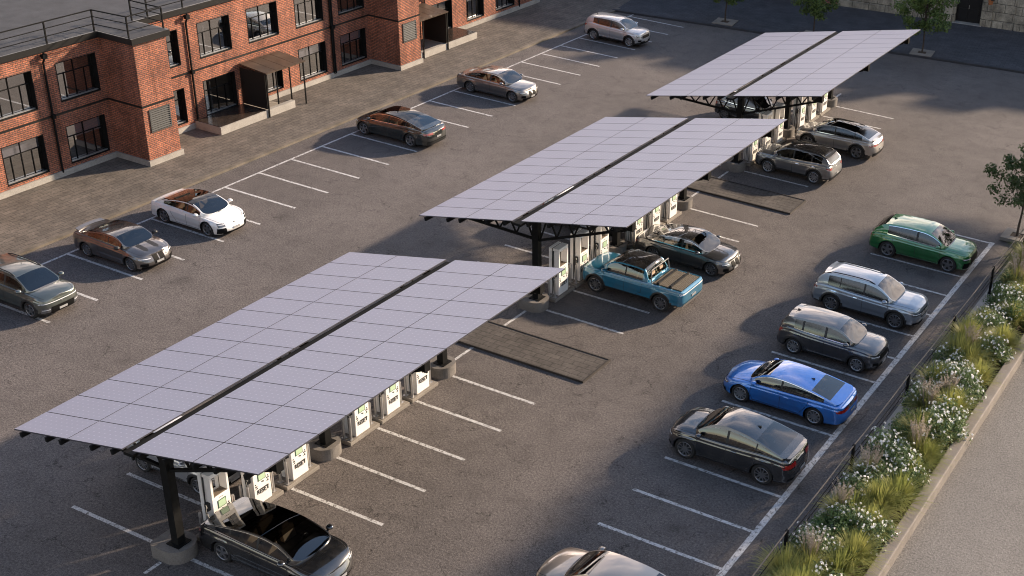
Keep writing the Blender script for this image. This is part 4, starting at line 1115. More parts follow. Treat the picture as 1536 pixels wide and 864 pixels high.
TES = dict(wb=2.96, fo=.86, ro=1.14, W=1.94, r=.355, sill=.21, belt=[(-2.6, .86), (-2.35, .99), (-1.7, 1.01), (-.6, .97), (.5, .93), (1.2, .91), (1.75, .84), (2.1, .74), (2.33, .64)],
    roof=[(-2.3, 1.05), (-1.2, 1.30), (-.5, 1.42), (.05, 1.445), (.5, 1.40), (1.45, .97)], side=[(-1.75, -1.2), (-1.15, -.12), (-.06, 1.05)], doors=doors4(1.1, -.08, -1.2, .3, .9), handles=[(-.35, .8), (-1.4, .83)], head=(.55, .95, .60, .68, .62, .74, 'lamp'), tail=(.4, .95, .78, .88), tailbar=(.84, .87, 'chrome'),
    frontp=[(0, .66, .2, .33, 'grille', 'lower_grille')], rearp=[(0, .85, .26, .44, 'black', 'rear_diffuser')], spokes=5, crown_f=.05, beltline=1, toptrim=1, sglass='cglass', nf=2.5, emblem=.66)
FAST = dict(wb=2.926, fo=.92, ro=1.12, W=1.91, r=.36, sill=.22, belt=[(-2.58, .84), (-2.35, .98), (-1.7, .99), (-.6, .95), (.5, .93), (1.2, .91), (1.8, .84), (2.15, .76), (2.38, .68)],
    roof=[(-2.35, 1.03), (-1.2, 1.28), (-.5, 1.39), (.05, 1.42), (.45, 1.38), (1.3, .97)], side=[(-1.75, -1.25), (-1.2, -.14), (-.06, .98)], doors=doors4(1.05, -.1, -1.2, .3, .9), handles=[(-.35, .8), (-1.45, .83)], head=(.5, .93, .60, .68, .62, .71, 'darklamp'), tail=(.3, .96, .74, .85),
    tailbar=(.74, .85, 'darklamp'), frontp=[(0, .46, .3, .66, 'grille', 'grille'), (.55, .9, .24, .4, 'grille', 'air_intake')], rearp=[(0, .62, .86, .9, 'chrome', 'boot_edge'), (0, .8, .26, .36, 'black', 'rear_diffuser')], spokes=10, beltline=1, toptrim=1, fin=1, sglass='cglass', rwz=.1)
CAP = dict(wb=2.64, fo=.8, ro=.79, W=1.8, r=.345, sill=.27, belt=[(-2.1, .9), (-1.95, 1.05), (-1.6, 1.12), (-.8, 1.06), (.3, 1.02), (1.0, 1.01), (1.5, .99), (1.85, .94), (2.11, .86)],
    roof=[(-2.04, 1.12), (-1.72, 1.48), (-1.3, 1.56), (-.5, 1.6), (.1, 1.58), (.42, 1.52), (1.22, 1.06)], side=[(-1.38, -1.05), (-.97, -.12), (-.02, .92)], doors=doors4(.95, -.08, -1.05, .36, .95), handles=[(-.32, .85), (-1.2, .9)], head=(.46, .95, .70, .79, .72, .86, 'lamp'), tail=(.6, .97, .86, 1.02),
    frontp=[(0, .5, .62, .8, 'grille', 'grille'), (0, .72, .25, .44, 'grille', 'lower_grille'), (0, .6, .19, .235, 'chrome', 'skid_plate'), (.66, .9, .44, .56, 'grille', 'air_intake')], rearp=[(0, .9, .3, .48, 'black', 'rear_bumper')], clad=.37, spokes=5, twin=True, silltrim=[(-.75, .385), (.75, .375)], beltline=1, sglass='dglass', rglass='dglass', zaf=.58, zar=.42, nf=3.4, nr=4.2, rake_f=.07, cf=.36, spoiler=(-1.6, 1.5, .6, .17, 'p'), fin=1)
Q8 = dict(wb=2.995, fo=.95, ro=1.05, W=1.99, r=.395, sill=.3, belt=[(-2.53, .9), (-2.35, 1.06), (-1.6, 1.12), (-.6, 1.09), (.5, 1.06), (1.2, 1.05), (1.8, 1.03), (2.15, .98), (2.44, .92)],
    roof=[(-2.38, 1.16), (-1.78, 1.56), (-1.25, 1.65), (-.4, 1.69), (.1, 1.68), (.45, 1.61), (1.36, 1.1)], side=[(-1.6, -.2), (-.1, .98)], doors=doors4(1.05, -.15, -1.3, .38, 1.02), handles=[(-.45, .95), (-1.55, .98)], head=(.5, .95, .72, .81, .74, .84, 'darklamp'), tail=(.3, .97, .9, .99), tailbar=(.9, .97, 'darklamp'),
    frontp=[(0, .5, .42, .82, 'grille', 'grille'), (.58, .92, .34, .62, 'grille', 'air_intake'), (0, .62, .25, .3, 'chrome', 'skid_plate')], rearp=[(0, .85, .3, .46, 'black', 'rear_bumper')], spokes=5, twin=False, beltline=1, toptrim=1, sglass='dglass', rglass='dglass', zaf=.64, zar=.46, nf=3.4, nr=4.2, fin=1, rake_f=.07, spoiler=(-1.58, 1.56, .62, .17, 'p'), hoodline=1)
TER = dict(wb=2.72, fo=.92, ro=.94, W=1.92, r=.38, sill=.3, belt=[(-2.28, .9), (-2.12, 1.06), (-1.6, 1.12), (-.6, 1.07), (.5, 1.03), (1.1, 1.02), (1.65, 1.02), (2.0, .98), (2.27, .91)],
    roof=[(-2.16, 1.15), (-1.86, 1.53), (-1.4, 1.65), (-.4, 1.68), (.1, 1.66), (.4, 1.6), (1.28, 1.06)], side=[(-1.6, -1.1), (-1.06, -.1), (-.02, .95)], doors=doors4(1.0, -.06, -1.15, .38, 1.0), handles=[(-.35, .93), (-1.3, .97)], head=(.45, .95, .72, .82, .74, .86, 'lamp'), tail=(.45, .97, .93, 1.02), chromeh=1,
    frontp=[(0, .45, .62, .84, 'grille', 'grille'), (.05, .44, .66, .80, 'steel', 'grille_mesh'), (0, .55, .27, .42, 'grille', 'lower_grille'), (.62, .9, .36, .46, 'grille', 'air_intake')], rearp=[(0, .9, .3, .5, 'black', 'rear_bumper')], clad=.4, spokes=10, rails='b', sglass='dglass', rglass='dglass', zaf=.6, zar=.42, nf=3.4, nr=4.2, rake_f=.07, spoiler=(-1.74, 1.58, .62, .17, 'p'), hoodline=1)
X6 = dict(wb=2.975, fo=.88, ro=1.08, W=2.0, r=.4, sill=.28, belt=[(-2.55, .95), (-2.35, 1.12), (-1.6, 1.16), (-.6, 1.11), (.5, 1.07), (1.2, 1.06), (1.8, 1.02), (2.1, .97), (2.36, .89)],
    roof=[(-2.3, 1.2), (-1.1, 1.55), (-.5, 1.66), (.05, 1.69), (.45, 1.63), (1.33, 1.11)], side=[(-1.7, -1.2), (-1.15, -.12), (-.03, .98)], doors=doors4(1.05, -.08, -1.2, .38, 1.05), handles=[(-.38, .95), (-1.45, .98)], head=(.48, .93, .72, .82, .74, .84, 'darklamp'), tail=(.4, .97, .86, 1.02),
    frontp=[(.03, .3, .5, .82, 'grille', 'grille'), (0, .85, .28, .42, 'grille', 'lower_grille')], rearp=[(0, .55, .5, .56, 'chrome', 'bumper_trim'), (0, .85, .3, .44, 'black', 'rear_diffuser')], spokes=5, twin=True, fin=1, sglass='cglass', rwz=.1, spoiler=(-2.3, 1.25, .68, .16, 'p'), hoodline=1)
PICK = dict(wb=3.45, fo=.86, ro=1.15, W=2.02, r=.42, sill=.42, belt=[(-2.88, 1.14), (-2.7, 1.22), (-1.4, 1.22), (-.5, 1.2), (.6, 1.2), (1.5, 1.2), (2.2, 1.16), (2.45, 1.1), (2.59, 1.0)],
    roof=[(-1.05, 1.24), (-.72, 1.80), (-.2, 1.86), (.4, 1.86), (.8, 1.79), (1.55, 1.25)], side=[(-.72, .15), (.22, 1.15)], doors=doors4(1.3, .18, -.75, .5, 1.15), head=(.72, .94, .82, 1.02, .82, 1.02, 'lamp'), tail=(.5, .97, 1.06, 1.13), tailbar=(1.07, 1.12, 'strip'), tailm='strip', frontp=[(0, .7, .92, .97, 'strip', 'light_bar'), (0, .7, .4, .58, 'grille', 'lower_grille')],
    rearp=[(0, .85, .42, .62, 'steel', 'rear_bumper')], clad=.52, spokes=5, twin=True, nf=4., nr=6., zaf=.5, zar=.35, rake_f=.06, rake_r=.02, crown_f=.06, crown_r=.0, cr=.08, tumble=.3, bed=(-2.72, -1.2), sglass='cglass', pz=(.62, .8))
RAV = dict(TER, wb=2.69, fo=.93, ro=.98, W=1.86, sill=.33, clad=.44, roof=[(-2.22, 1.14), (-1.85, 1.5), (-1.5, 1.62), (-.4, 1.68), (.1, 1.67), (.42, 1.61), (1.25, 1.08)], side=[(-1.7, -1.15), (-1.08, -.1), (-.02, .93)], belt=[(-2.32, .92), (-2.18, 1.08), (-1.6, 1.14), (-.6, 1.08), (.5, 1.05), (1.1, 1.05), (1.7, 1.05), (2.05, 1.01), (2.27, .93)], spokes=5, twin=True, tail=(.62, .98, .9, 1.02), sglass='cglass', rglass='cglass')
C5 = dict(wb=2.79, fo=.95, ro=1.02, W=1.87, r=.385, sill=.28, belt=[(-2.4, .9), (-2.2, 1.06), (-1.5, 1.07), (-.6, 1.04), (.5, 1.01), (1.2, 1.0), (1.8, .93), (2.1, .86), (2.34, .76)],
    roof=[(-2.2, 1.1), (-1.2, 1.45), (-.5, 1.55), (.1, 1.57), (.45, 1.52), (1.35, 1.05)], side=[(-1.6, -1.2), (-1.15, -.1), (-.04, 1.0)], doors=doors4(1.05, -.08, -1.15, .36, .98), handles=[(-.35, .9), (-1.35, .92)], head=(.55, .95, .68, .76, .7, .8, 'lamp'), tail=(.35, .97, .84, .94), tailbar=(.84, .92, 'darklamp'),
    frontp=[(0, .5, .5, .7, 'grille', 'grille'), (0, .7, .26, .38, 'grille', 'lower_grille')], rearp=[(0, .85, .28, .48, 'black', 'rear_bumper')], clad=.36, spokes=5, beltline=1, sglass='dglass', rglass='dglass', rwz=.1, spoiler=(-2.12, 1.16, .66, .2, 'p'))
KONA = dict(CAP, wb=2.66, fo=.84, ro=.85, W=1.83, r=.35, rails='b', silltrim=None, head=(.6, .93, .36, .56, .36, .56, 'lamp'), frontp=[(0, .97, .735, .76, 'strip', 'light_bar'), (0, .56, .3, .58, 'grille', 'lower_grille')], roof=[(-2.05, 1.06), (-1.7, 1.44), (-1.25, 1.53), (-.5, 1.575), (.1, 1.55), (.5, 1.48), (1.4, 1.0)], spokes=5, twin=False, sglass='dglass', beltline=None, fin=None, emblem=.70, nf=3.4)
CHAMP = dict(SED, wb=2.865, fo=.82, ro=1.06, W=1.83, r=.335, belt=[(-2.48, .8), (-2.25, .94), (-1.7, .97), (-.7, .95), (.5, .92), (1.2, .9), (1.75, .82), (2.05, .74), (2.25, .64)], roof=[(-1.95, .98), (-1.25, 1.28), (-.7, 1.40), (-.1, 1.435), (.32, 1.40), (1.2, .95)], side=[(-1.5, -1.0), (-.96, -.1), (-.02, .9)], doors=doors4(1.0, -.06, -1.1, .3, .9), frontp=[(0, .42, .38, .62, 'grille', 'grille'), (0, .8, .2, .32, 'grille', 'lower_grille')], handles=[(-.32, .8), (-1.3, .82)], spokes=5)
LIT = dict(CAP)
RAV['spoiler'] = (-1.8, 1.58, .62, .17, 'p')

C_grey = car_paint('warm grey metallic', (.30, .285, .27), .75, .3)
Cp = dict(
  kona=car_paint('grey green metallic', (.085, .1, .09), .6, .32), m4=car_paint('brown grey metallic', (.095, .085, .082), .6, .28), white=car_paint('white pearl', (.72, .71, .70), .1, .3),
  models=car_paint('black green metallic', (.012, .017, .016), .4, .25), i7=car_paint('brown grey metallic', (.16, .15, .145), .75, .28), capw=car_paint('silver pearl', (.42, .43, .455), .6, .32),
  tesla=car_paint('black gloss', (.008, .009, .011), .2, .25), teal=car_paint('teal blue', (.012, .17, .30), .35, .3), i7c=car_paint('dark grey metallic', (.10, .1, .1), .75, .28), rav=car_paint('blue grey metallic', (.17, .18, .195), .7, .32),
  c5=car_paint('pale silver metallic', (.42, .40, .38), .75, .3), green=car_paint('emerald green', (.006, .15, .032), .4, .28), ter=car_paint('pale blue silver', (.26, .31, .37), .65, .32), capd=car_paint('charcoal metallic', (.065, .065, .07), .65, .3),
  audi=car_paint('bright blue', (.022, .20, .66), .4, .28), x6=car_paint('black sapphire', (.02, .022, .026), .5, .25), champ=car_paint('champagne metallic', (.40, .335, .27), .8, .3))
M['glassroof'] = glass_mat('glass roof', (.025, .025, .025), 1.55)
blackroof = car_paint('black roof paint', (.012, .012, .013), .2, .25)
PI = math.pi
def put_car(name, label, cat, sp, pk, wx, wy, front, sx, roofm=None, seats='seatd', rim='dalloy', sz=None, off=.82, rot=0.):
    q = dict(sp); q['sx'] = sx; q['sz'] = sz or (.5 + .5 * sx); q['sy'] = .96
    return make_car(name, label, cat, (wx, wy + off * sp['W'] / 1.9, .004), (0 if front > 0 else PI) + rot, q, Cp[pk], roofm, seats, rim)
put_car('parked_suv', 'grey green crossover with full width light strip at the left edge', 'car', KONA, 'kona', -31.25, -.29, 1, .97)
put_car('parked_coupe', 'grey two door coupe with two dark stripes on the bonnet', 'car', COUPE, 'm4', -31.32, 4.55, 1, .9, blackroof)
put_car('parked_car', 'white low sports saloon with black glass roof', 'car', TAY, 'white', -31.35, 8.73, 1, .9, M['glassroof'], 'tan')
put_car('parked_car', 'black fastback saloon parked nose towards the brick building', 'car', TES, 'models', -31.34, 22.36, -1, 1.04, M['glassroof'], 'tan')
put_car('parked_saloon', 'large brown grey saloon parked facing away from the brick building', 'car', SED, 'i7', -31.06, 31.24, 1, .93, None, 'tan', 'dalloy')
put_car('parked_suv', 'silver compact crossover with pale roof at the far end of the left row', 'car', CAP, 'capw', -31.13, 44.75, 1, 1.04, None, 'seatd', 'alloy')
put_car('parked_car', 'black glass roofed car with tan seats plugged in below the nearest canopy', 'car', TES, 'tesla', -11.5, -7.3, 1, .98, M['glassroof'], 'tan')
put_car('pickup_truck', 'teal blue pickup truck with slatted bed cover at the chargers', 'pickup', PICK, 'teal', -11.43, 13.57, -1, .91, blackroof, 'tan', 'dalloy', sz=.92)
put_car('parked_saloon', 'dark grey large saloon parked next to the teal pickup', 'car', SED, 'i7c', -11.05, 17.63, 1, .9, blackroof, 'tan')
put_car('parked_suv', 'blue grey suv with black roof at the farthest canopy', 'car', RAV, 'rav', -11.4, 30.06, -1, .97, blackroof, 'seatd', 'alloy')
put_car('parked_car', 'pale silver fastback crossover with black glass roof at the farthest canopy', 'car', C5, 'c5', -11.01, 34.67, -1, 1.03, M['glassroof'], 'seatd', 'dalloy')
put_car('parked_suv', 'emerald green suv, last in the row by the flower bed', 'car', Q8, 'green', -2.3, 23.94, 1, .97, None, 'seatd', 'dalloy')
put_car('parked_suv', 'pale blue silver suv with black roof rails', 'car', TER, 'ter', -2.44, 17.52, 1, 1.05, None, 'seatd', 'dalloy')
put_car('parked_suv', 'charcoal compact crossover with bright sill strip', 'car', CAP, 'capd', -2.38, 13.34, 1, 1.02, None, 'seatd', 'alloy')
put_car('parked_car', 'bright blue fastback saloon', 'car', FAST, 'audi', -2.43, 9.0, -1, 1.01, None, 'tan', 'alloy')
put_car('parked_suv', 'black coupe style suv with sloping rear glass and red tail lamps', 'car', X6, 'x6', -2.44, 4.68, -1, .98, None, 'seatd', 'dalloy')
put_car('parked_saloon', 'champagne saloon cut by the bottom edge of the photo', 'car', CHAMP, 'champ', -2.2, -3.95, -1, 1.03, None, 'tan', 'alloy')
put_car('parked_suv', 'white crossover half hidden under the nearest canopy', 'car', LIT, 'capw', -17.25, -5.27, 1, .92, None, 'seatd', 'dalloy')
put_car('parked_suv', 'white crossover glimpsed through the truss of the middle canopy', 'car', LIT, 'white', -17.0, 18.3, 1, .95)
put_car('parked_suv', 'dark crossover glimpsed through the truss of the farthest canopy', 'car', LIT, 'x6', -17.0, 36.0, 1, .95)

# ------------------------------------------------------------------ trees
def leaf_quad(b, c, n, s, rng, mi=0, asp=.55):
    t = n.orthogonal().normalized(); t = Matrix.Rotation(rng.uniform(0, 6.28), 3, n) @ t; u = n.cross(t)
    b.add([c - t * s, c - u * s * asp, c + t * s, c + u * s * asp], [(0, 1, 2, 3)], mi)
def rdir(rng):
    while True:
        v = Vector((rng.uniform(-1, 1), rng.uniform(-1, 1), rng.uniform(-1, 1)))
        if .05 < v.length < 1: return v.normalized()
def make_tree(seed, H, ch, rad, nclump, nleaf, ls, mat, trunk_r=.07, clear=None, group=None):
    """H full height, ch height where the crown starts, rad crown radius"""
    rng = random.Random(seed)
    t = thing('tree', 'x', 'tree', (0, 0, 0), 0, group)
    tr = MB(); top = Vector((rng.uniform(-.1, .1), rng.uniform(-.1, .1), ch + (H - ch) * .55))
    base = [Vector((0, 0, -.1)), Vector((.02, .01, ch * .5)), Vector((rng.uniform(-.08, .08), rng.uniform(-.08, .08), ch)), top]
    tr.tube(base, [trunk_r * 1.25, trunk_r, trunk_r * .85, trunk_r * .35], 8)
    clumps = []
    for i in range(nclump):
        for _ in range(50):
            p = Vector((rng.uniform(-1, 1), rng.uniform(-1, 1), rng.uniform(-1, 1)))
            if p.length < 1 and p.length > .25: break
        wob = 1 + .18 * math.sin(3 * math.atan2(p.y, p.x) + seed) + rng.uniform(-.12, .12)
        zz = ch + (H - ch) * (p.z * .5 + .5)
        taper = 1.0 - .35 * max(0, p.z)
        c = Vector((p.x * rad * wob * taper, p.y * rad * wob * taper, zz)); clumps.append((c, rng.uniform(.16, .3) * rad))
        if i % 3 == 0:
            s0 = base[2].lerp(top, rng.uniform(0, .9)); mid = s0.lerp(c, .5) + Vector((0, 0, -.04 * rad))
            tr.tube([s0, mid, c], [trunk_r * .4, trunk_r * .25, trunk_r * .08], 5, cap=False)
    tr.build('trunk', M['bark'], t, smooth=60)
    cr = MB(); per = nleaf // nclump
    for c, r in clumps:
        for _ in range(per):
            d = rdir(rng); p = c + Vector((d.x, d.y, d.z * .75)) * (r * rng.random() ** .45)
            n = (d + rdir(rng) * .9 + Vector((0, 0, .4))).normalized(); leaf_quad(cr, p, n, ls * rng.uniform(.6, 1.3), rng)
    cr.build('crown', mat, t)
    return t
def slab(loc, rz, label, w_=1.5, hgt=.06):
    p = MB(); k = .28
    for a in (((-w_ / 2, -w_ / 2), (w_ / 2, -k)), ((-w_ / 2, k), (w_ / 2, w_ / 2)), ((-w_ / 2, -k), (-k, k)), ((k, -k), (w_ / 2, k))): p.bb((*a[0], -.05), (*a[1], hgt))
    o = p.build('tree_surround', M['pad']); o.location = loc; o.rotation_euler = (0, 0, rz); tag(o, label, 'tree surround', 'square concrete tree surrounds')
    p = MB(); p.bb((-k, -k, -.05), (k, k, hgt - .03)); p.build('soil_square', M['soil'], o)
t1 = make_tree(3, 4.9, 1.3, 1.8, 80, 7200, .085, M['leaf'], .05, group='young street trees')
FT = [((-13.15, 55.65), 'young green street tree in front of the stone wall, beyond the farthest canopy corner', 1.08), ((-20.9, 54.95), 'young green street tree in front of the teal shopfront', 1.0), ((-27.25, 53.85), 'young green street tree beyond the silver crossover, cut by the top edge', 1.0)]
for i, ((x, y), lab, k) in enumerate(FT):
    o = t1 if i == 0 else copy_tree(t1)
    o.location = (x, y, .1); o.rotation_euler = (0, 0, i * 1.9); o.scale = (k, k, k); o['label'] = lab
    slab((x, y, .1), KA, 'square concrete surround below ' + ['the tree by the farthest canopy corner', 'the tree in front of the teal shopfront', 'the tree beyond the silver crossover'][i])
t4 = make_tree(11, 4.7, 1.35, 1.75, 60, 7000, .075, M['leafd'], .055, group=None)
t4.location = (.85, 29.35, .1); t4['label'] = 'slender dark leaved tree by the end of the flower bed'
slab((.85, 29.35, .1), .0, 'raised concrete surround of the slender tree by the flower bed', 1.3, .12)
# two unseen stand-in trees added off to the right to shade the right-hand bays
def make_shade_tree(seed, y0, y1, yt, x0, x1, z0, z1, nleaf, ls, mat):
    rng = random.Random(seed); t = thing('added_shade_tree', 'x', 'tree', ((x0 + x1) / 2, yt, 0), 0, 'unseen clipped trees added to shade the bays')
    hx = (x1 - x0) / 2; b = MB(); zt = z0 + .5
    b.tube([(0, 0, -.1), (.03, 0, z0 * .5), (0, 0, z0), (0, 0, z1 - .4)], [.3, .24, .2, .05], 9)
    for k in range(16):
        yy = (y0 - yt) + (y1 - y0) * (k + .5) / 16; xx = rng.uniform(-.8, .8) * hx
        b.tube([(0, yy * .05, z0 - .6), (xx * .3, yy * .5, zt), (xx, yy, rng.uniform(z0 + .6, z1 - .4))], [.12, .08, .025], 6, cap=False)
    b.build('trunk', M['bark'], t, smooth=60)
    b = MB()
    for i in range(nleaf):
        p = Vector((rng.uniform(-hx, hx), rng.uniform(y0 - yt, y1 - yt), rng.uniform(z0, z1)))
        k = .8 + .28 * math.sin(p.y * 1.9 + seed) * math.sin(p.x * 2.3 + 1) 
        if abs(p.z - (z0 + z1) / 2) > (z1 - z0) / 2 * k: continue
        leaf_quad(b, p, rdir(rng), ls * rng.uniform(.6, 1.3), rng)
    b.build('crown', mat, t); return t
for (a, c, yt) in ((16.5, 33.2, 28.6), (33.0, 50.5, 42.5)):
    o = make_shade_tree(int(yt), a, c, yt, 8.2, 12.4, 8.4, 11.1, 16000, .2, M['leafd']); o['label'] = 'unseen wide clipped tree added to shade the bays, %s one' % ('nearer' if yt < 35 else 'farther')

# ------------------------------------------------------------------ planter
def tussock(seed, n, h, rad, mat, plume=0):
    rng = random.Random(seed); t = thing('grass_tussock', 'x', 'grass tussock', (0, 0, 0)); b = MB()
    for i in range(n):
        a = rng.uniform(0, 6.283); lean = rng.random() ** .8; L = h * rng.uniform(.6, 1.15); w_ = rng.uniform(.008, .016)
        d = Vector((math.cos(a), math.sin(a), 0)); sd = Vector((-d.y, d.x, 0)); p0 = d * rng.uniform(0, .12) ; V = []
        m_ = 5
        for k in range(m_ + 1):
            u = k / m_; p = p0 + d * (lean * rad * u ** 1.6) + Vector((0, 0, L * (u - .45 * lean * u * u * u)))
            ww = w_ * (1 - .85 * u); V += [p - sd * ww, p + sd * ww]
        b.add(V, [(2 * k, 2 * k + 1, 2 * k + 3, 2 * k + 2) for k in range(m_)])
    b.build('blades', mat, t)
    if plume:
        b = MB()
        for i in range(plume):
            a = rng.uniform(0, 6.283); r0 = rng.uniform(.05, .35) * rad; d = Vector((math.cos(a), math.sin(a), 0)); L = h * rng.uniform(.85, 1.25)
            p = d * r0 + Vector((0, 0, L)); ax = (d * .35 + Vector((0, 0, 1))).normalized()
            for k in range(26):
                u = rng.random(); q = p + ax * (u * .2) + rdir(rng) * .03 * (1 - u * .6); leaf_quad(b, q, rdir(rng), rng.uniform(.012, .026), rng, 0, .35)
            b.tube([d * r0 * .3, p], .004, 3, cap=False)
        b.build('plumes', M['plume'], t)
    return t
def shrub(seed, n, rad, h, mat, flowers):
    rng = random.Random(seed); t = thing('flowering_shrub' if flowers else 'shrub', 'x', 'shrub', (0, 0, 0)); b = MB(); cl = []
    for i in range(26):
        d = rdir(rng); d.z = abs(d.z); cl.append((Vector((d.x * rad * .75, d.y * rad * .75, .12 + d.z * h * .72)), rng.uniform(.14, .24) * rad / .5))
    for i in range(n):
        c, r = rng.choice(cl); d = rdir(rng); p = c + d * r * rng.random() ** .5
        if p.z < .02: continue
        leaf_quad(b, p, (d + rdir(rng) * .8 + Vector((0, 0, .3))).normalized(), rng.uniform(.022, .045), rng, 0, .45)
    b.build('foliage', mat, t)
    st = MB()
    for c, r in cl[::3]: st.tube([(0, 0, 0), c * .6, c], [.014, .01, .004], 5, cap=False)
    st.build('stems', M['bark'], t)
    if flowers:
        b = MB()
        for i in range(flowers):
            c, r = rng.choice(cl); d = rdir(rng); d.z = abs(d.z) * .9 + .15; d.normalize(); p = c + d * r * rng.uniform(.95, 1.2)
            for k in range(6):
                leaf_quad(b, p + rdir(rng) * .022, (d + rdir(rng) * .6).normalized(), rng.uniform(.017, .029), rng, 0, .8)
        b.build('blossoms', M['petal'], t)
    return t
protoT = [tussock(1, 760, .95, .78, M['grass'], 0), tussock(2, 700, .9, .8, M['ggrass'], 0), tussock(3, 640, .9, .7, M['grass'], 46)]
protoS = [shrub(4, 2700, .6, .86, M['shrub'], 85), shrub(5, 2500, .55, .8, M['shrub'], 60), shrub(6, 3000, .6, .85, M['dshrub'], 0)]
kinds = {'T': (protoT[0], 'yellow green grass tussock', 'grass tussocks in the flower bed'), 'G': (protoT[1], 'green grass tussock', 'grass tussocks in the flower bed'), 'P': (protoT[2], 'plumed grass tussock', 'plumed grasses in the flower bed'),
         'S': (protoS[0], 'white flowering shrub', 'white flowering shrubs in the flower bed'), 'W': (protoS[1], 'sparser white flowering shrub', 'white flowering shrubs in the flower bed'), 'D': (protoS[2], 'dark flowerless shrub', 'leafy shrubs in the flower bed')}
LIST = [('T', 1.95, .0), ('G', 2.7, -.6), ('S', 2.35, 1.6), ('G', 3.2, 1.1), ('W', 3.1, .2), ('T', 3.35, 2.0), ('S', 2.62, 3.3), ('P', 2.15, 3.9), ('T', 3.25, 3.55), ('T', 3.15, 4.75), ('G', 3.45, 5.6), ('W', 2.35, 5.3), ('S', 2.5, 6.1), ('S', 2.85, 7.3), ('G', 3.4, 7.0),
        ('G', 3.45, 8.3), ('S', 3.1, 9.1), ('D', 2.4, 8.6), ('D', 2.5, 9.9), ('T', 3.45, 10.3), ('P', 2.5, 11.3), ('T', 3.3, 11.6), ('P', 2.9, 12.4), ('S', 3.15, 13.2), ('T', 2.25, 13.0), ('W', 2.5, 14.3), ('T', 3.45, 14.4), ('T', 2.3, 15.5), ('P', 2.55, 16.3), ('T', 2.2, 17.0),
        ('S', 3.3, 16.6), ('T', 3.45, 17.8), ('S', 2.65, 18.6), ('W', 2.4, 19.7), ('D', 3.35, 20.2), ('S', 2.85, 21.2), ('W', 2.3, 22.0), ('T', 3.45, 22.3), ('P', 2.45, 23.2), ('G', 3.2, 23.9), ('T', 2.35, 24.6), ('T', 2.9, 25.6), ('G', 2.2, 26.2), ('S', 3.3, 26.3), ('P', 2.7, 26.9)]
rx = random.Random(77)
for q in range(34):
    LIST.append((rx.choice('TTGPTGWDS'), rx.uniform(2.15, 3.45), -.8 + q * .82 + rx.uniform(-.3, .3)))
used = set(); rng = random.Random(5)
NEAR = [(-.4, 'at the bottom edge'), (4.68, 'beside the black suv'), (9.0, 'beside the bright blue car'), (13.34, 'beside the charcoal crossover'), (17.52, 'beside the pale blue suv'), (21.2, 'between the pale blue and green suvs'), (24.4, 'beside the green suv'), (28.5, 'near the slender tree')]
cnt = {}
for kd, x, y in LIST:
    pr, lab, grp = kinds[kd]
    o = pr if kd not in used else copy_tree(pr); used.add(kd)
    k = rng.uniform(1.22, 1.55); o.location = (x, y, .14); o.rotation_euler = (0, 0, rng.uniform(0, 6.28)); o.scale = (k, k, k * rng.uniform(.92, 1.1))
    where = min(NEAR, key=lambda q: abs(q[0] - y))[1]; side = 'by the fence' if x < 2.6 else ('mid bed' if x < 3.12 else 'by the wall')
    key = (lab, where, side); cnt[key] = cnt.get(key, 0) + 1
    tag(o, '%s %s, %s' % (lab, side, where) + ('' if cnt[key] == 1 else ', farther one' if cnt[key] == 2 else ', farthest one'), None, grp)

CAMP = [1987.100937, 13.08873, -29.236589, 25.848221, -0.437526, 0.47827, 0.067225, 4.501385, 33.535419, -0.218787, 37.81291, 4.395125, -10.157037, -3.710006, 11.176027, 2.220417, 2.145813, 0.001581, -0.00134, 0.00323, 2.166819, 1087.902824, 450.295836]
EXPO = 1.1
SKY = .12
CLOUD0 = (8., 6.2, 5.4); CLOUD1 = (28., 22.5, 19.)
# ------------------------------------------------------------------ light, sky, camera
EL = R(20.4); AZ = math.atan2(.5, .866)             # sun stands towards +x +y
wd = bpy.data.worlds.new('World'); sc.world = wd; wd.use_nodes = True; nt = wd.node_tree; nt.nodes.clear()
out = N(nt, 'ShaderNodeOutputWorld'); bg = N(nt, 'ShaderNodeBackground'); sky = N(nt, 'ShaderNodeTexSky', sky_type='NISHITA')
sky.sun_disc = False; sky.sun_elevation = EL; sky.sun_rotation = AZ; sky.air_density = 1.; sky.dust_density = .5; sky.ozone_density = 1.
tc = N(nt, 'ShaderNodeTexCoord'); mp = N(nt, 'ShaderNodeMapping'); mp.inputs['Scale'].default_value = (1., 1., 2.6)
gen = tc.outputs['Generated']; nt.links.new(gen, mp.inputs[0])
sz = N(nt, 'ShaderNodeSeparateXYZ'); nt.links.new(gen, sz.inputs[0])
low = ramp(nt, sz.outputs[2], [(.0, .75), (.28, 1.), (.5, .55), (.72, 0.)])
cl = noise(nt, mp.outputs[0], 2.6, 7, .6, .4)
cf = mixc(nt, ramp(nt, cl.outputs['Fac'], [(.40, 0.), (.58, .95)]), low, 1., 'MULTIPLY')
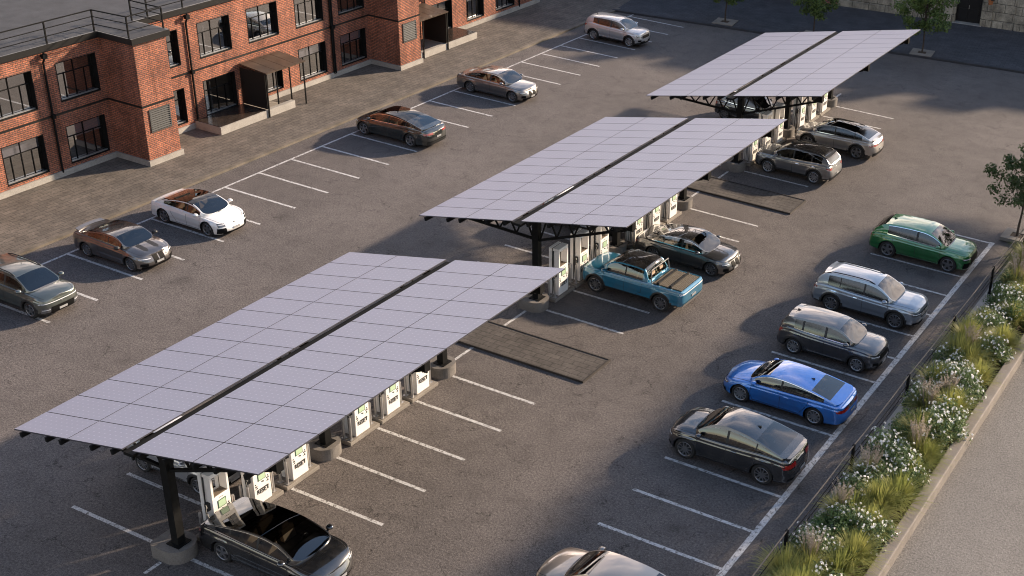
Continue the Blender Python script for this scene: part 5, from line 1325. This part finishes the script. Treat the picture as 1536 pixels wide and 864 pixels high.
# the bank of cloud opposite the camera, away from the sun, is the brightest part of the sky
dt = N(nt, 'ShaderNodeVectorMath', operation='DOT_PRODUCT'); dt.inputs[1].default_value = (-.42, .80, .42); nt.links.new(gen, dt.inputs[0])
bank = ramp(nt, dt.outputs['Value'], [(.45, .27), (.62, .36), (.92, 1.)])
cc = mixc(nt, CLOUD0, CLOUD1, ramp(nt, noise(nt, mp.outputs[0], 6., 6, .62).outputs['Fac'], [(.35, 0.), (.65, 1.)]))
cc = mixc(nt, cc, bank, 1., 'MULTIPLY')
nt.links.new(mixc(nt, sky.outputs[0], cc, cf), bg.inputs[0]); bg.inputs[1].default_value = SKY
nt.links.new(bg.outputs[0], out.inputs[0])
sl = bpy.data.lights.new('sun', 'SUN'); sl.energy = 4.6; sl.angle = R(2.); sl.color = (1., .80, .60)
so = bpy.data.objects.new('sun', sl); lk(so)
dv = Vector((math.sin(AZ) * math.cos(EL), math.cos(AZ) * math.cos(EL), math.sin(EL)))
so.rotation_euler = dv.to_track_quat('Z', 'Y').to_euler(); so.location = (30, 60, 40)
cd = bpy.data.cameras.new('camera'); co = bpy.data.objects.new('camera', cd); lk(co); sc.camera = co
yaw, pitch, roll = -.437518, .478271, .067225
yaw, pitch, roll = CAMP[4:7]
cy, sy, cp, sp_ = math.cos(yaw), math.sin(yaw), math.cos(pitch), math.sin(pitch)
f = Vector((sy * cp, cy * cp, -sp_)); r_ = Vector((cy, -sy, 0)); u_ = r_.cross(f); c_, s_ = math.cos(roll), math.sin(roll)
right = r_ * c_ + u_ * s_; up = u_ * c_ - r_ * s_
mw = Matrix((right, up, -f)).transposed().to_4x4(); mw.translation = Vector((CAMP[1], CAMP[2], CAMP[3])); co.matrix_world = mw
cd.sensor_width = 36.; cd.lens = CAMP[0] / 1536 * 36; cd.shift_x = -(CAMP[21] - 768) / 1536; cd.shift_y = (CAMP[22] - 432) / 1536
cd.clip_start = .5; cd.clip_end = 2000
sc.view_settings.view_transform = 'Standard'; sc.view_settings.look = 'None'; sc.view_settings.gamma = 1.; sc.view_settings.use_curve_mapping = False
sc.view_settings.exposure = EXPO
sc.render.engine = 'CYCLES'; sc.cycles.use_denoising = True; sc.cycles.max_bounces = 8; sc.cycles.transparent_max_bounces = 12
sc.cycles.caustics_reflective = False; sc.cycles.caustics_refractive = False; sc.cycles.use_adaptive_sampling = True; sc.cycles.adaptive_threshold = .02

sc.cycles.pixel_filter_type = 'BLACKMAN_HARRIS'; sc.cycles.filter_width = 1.05
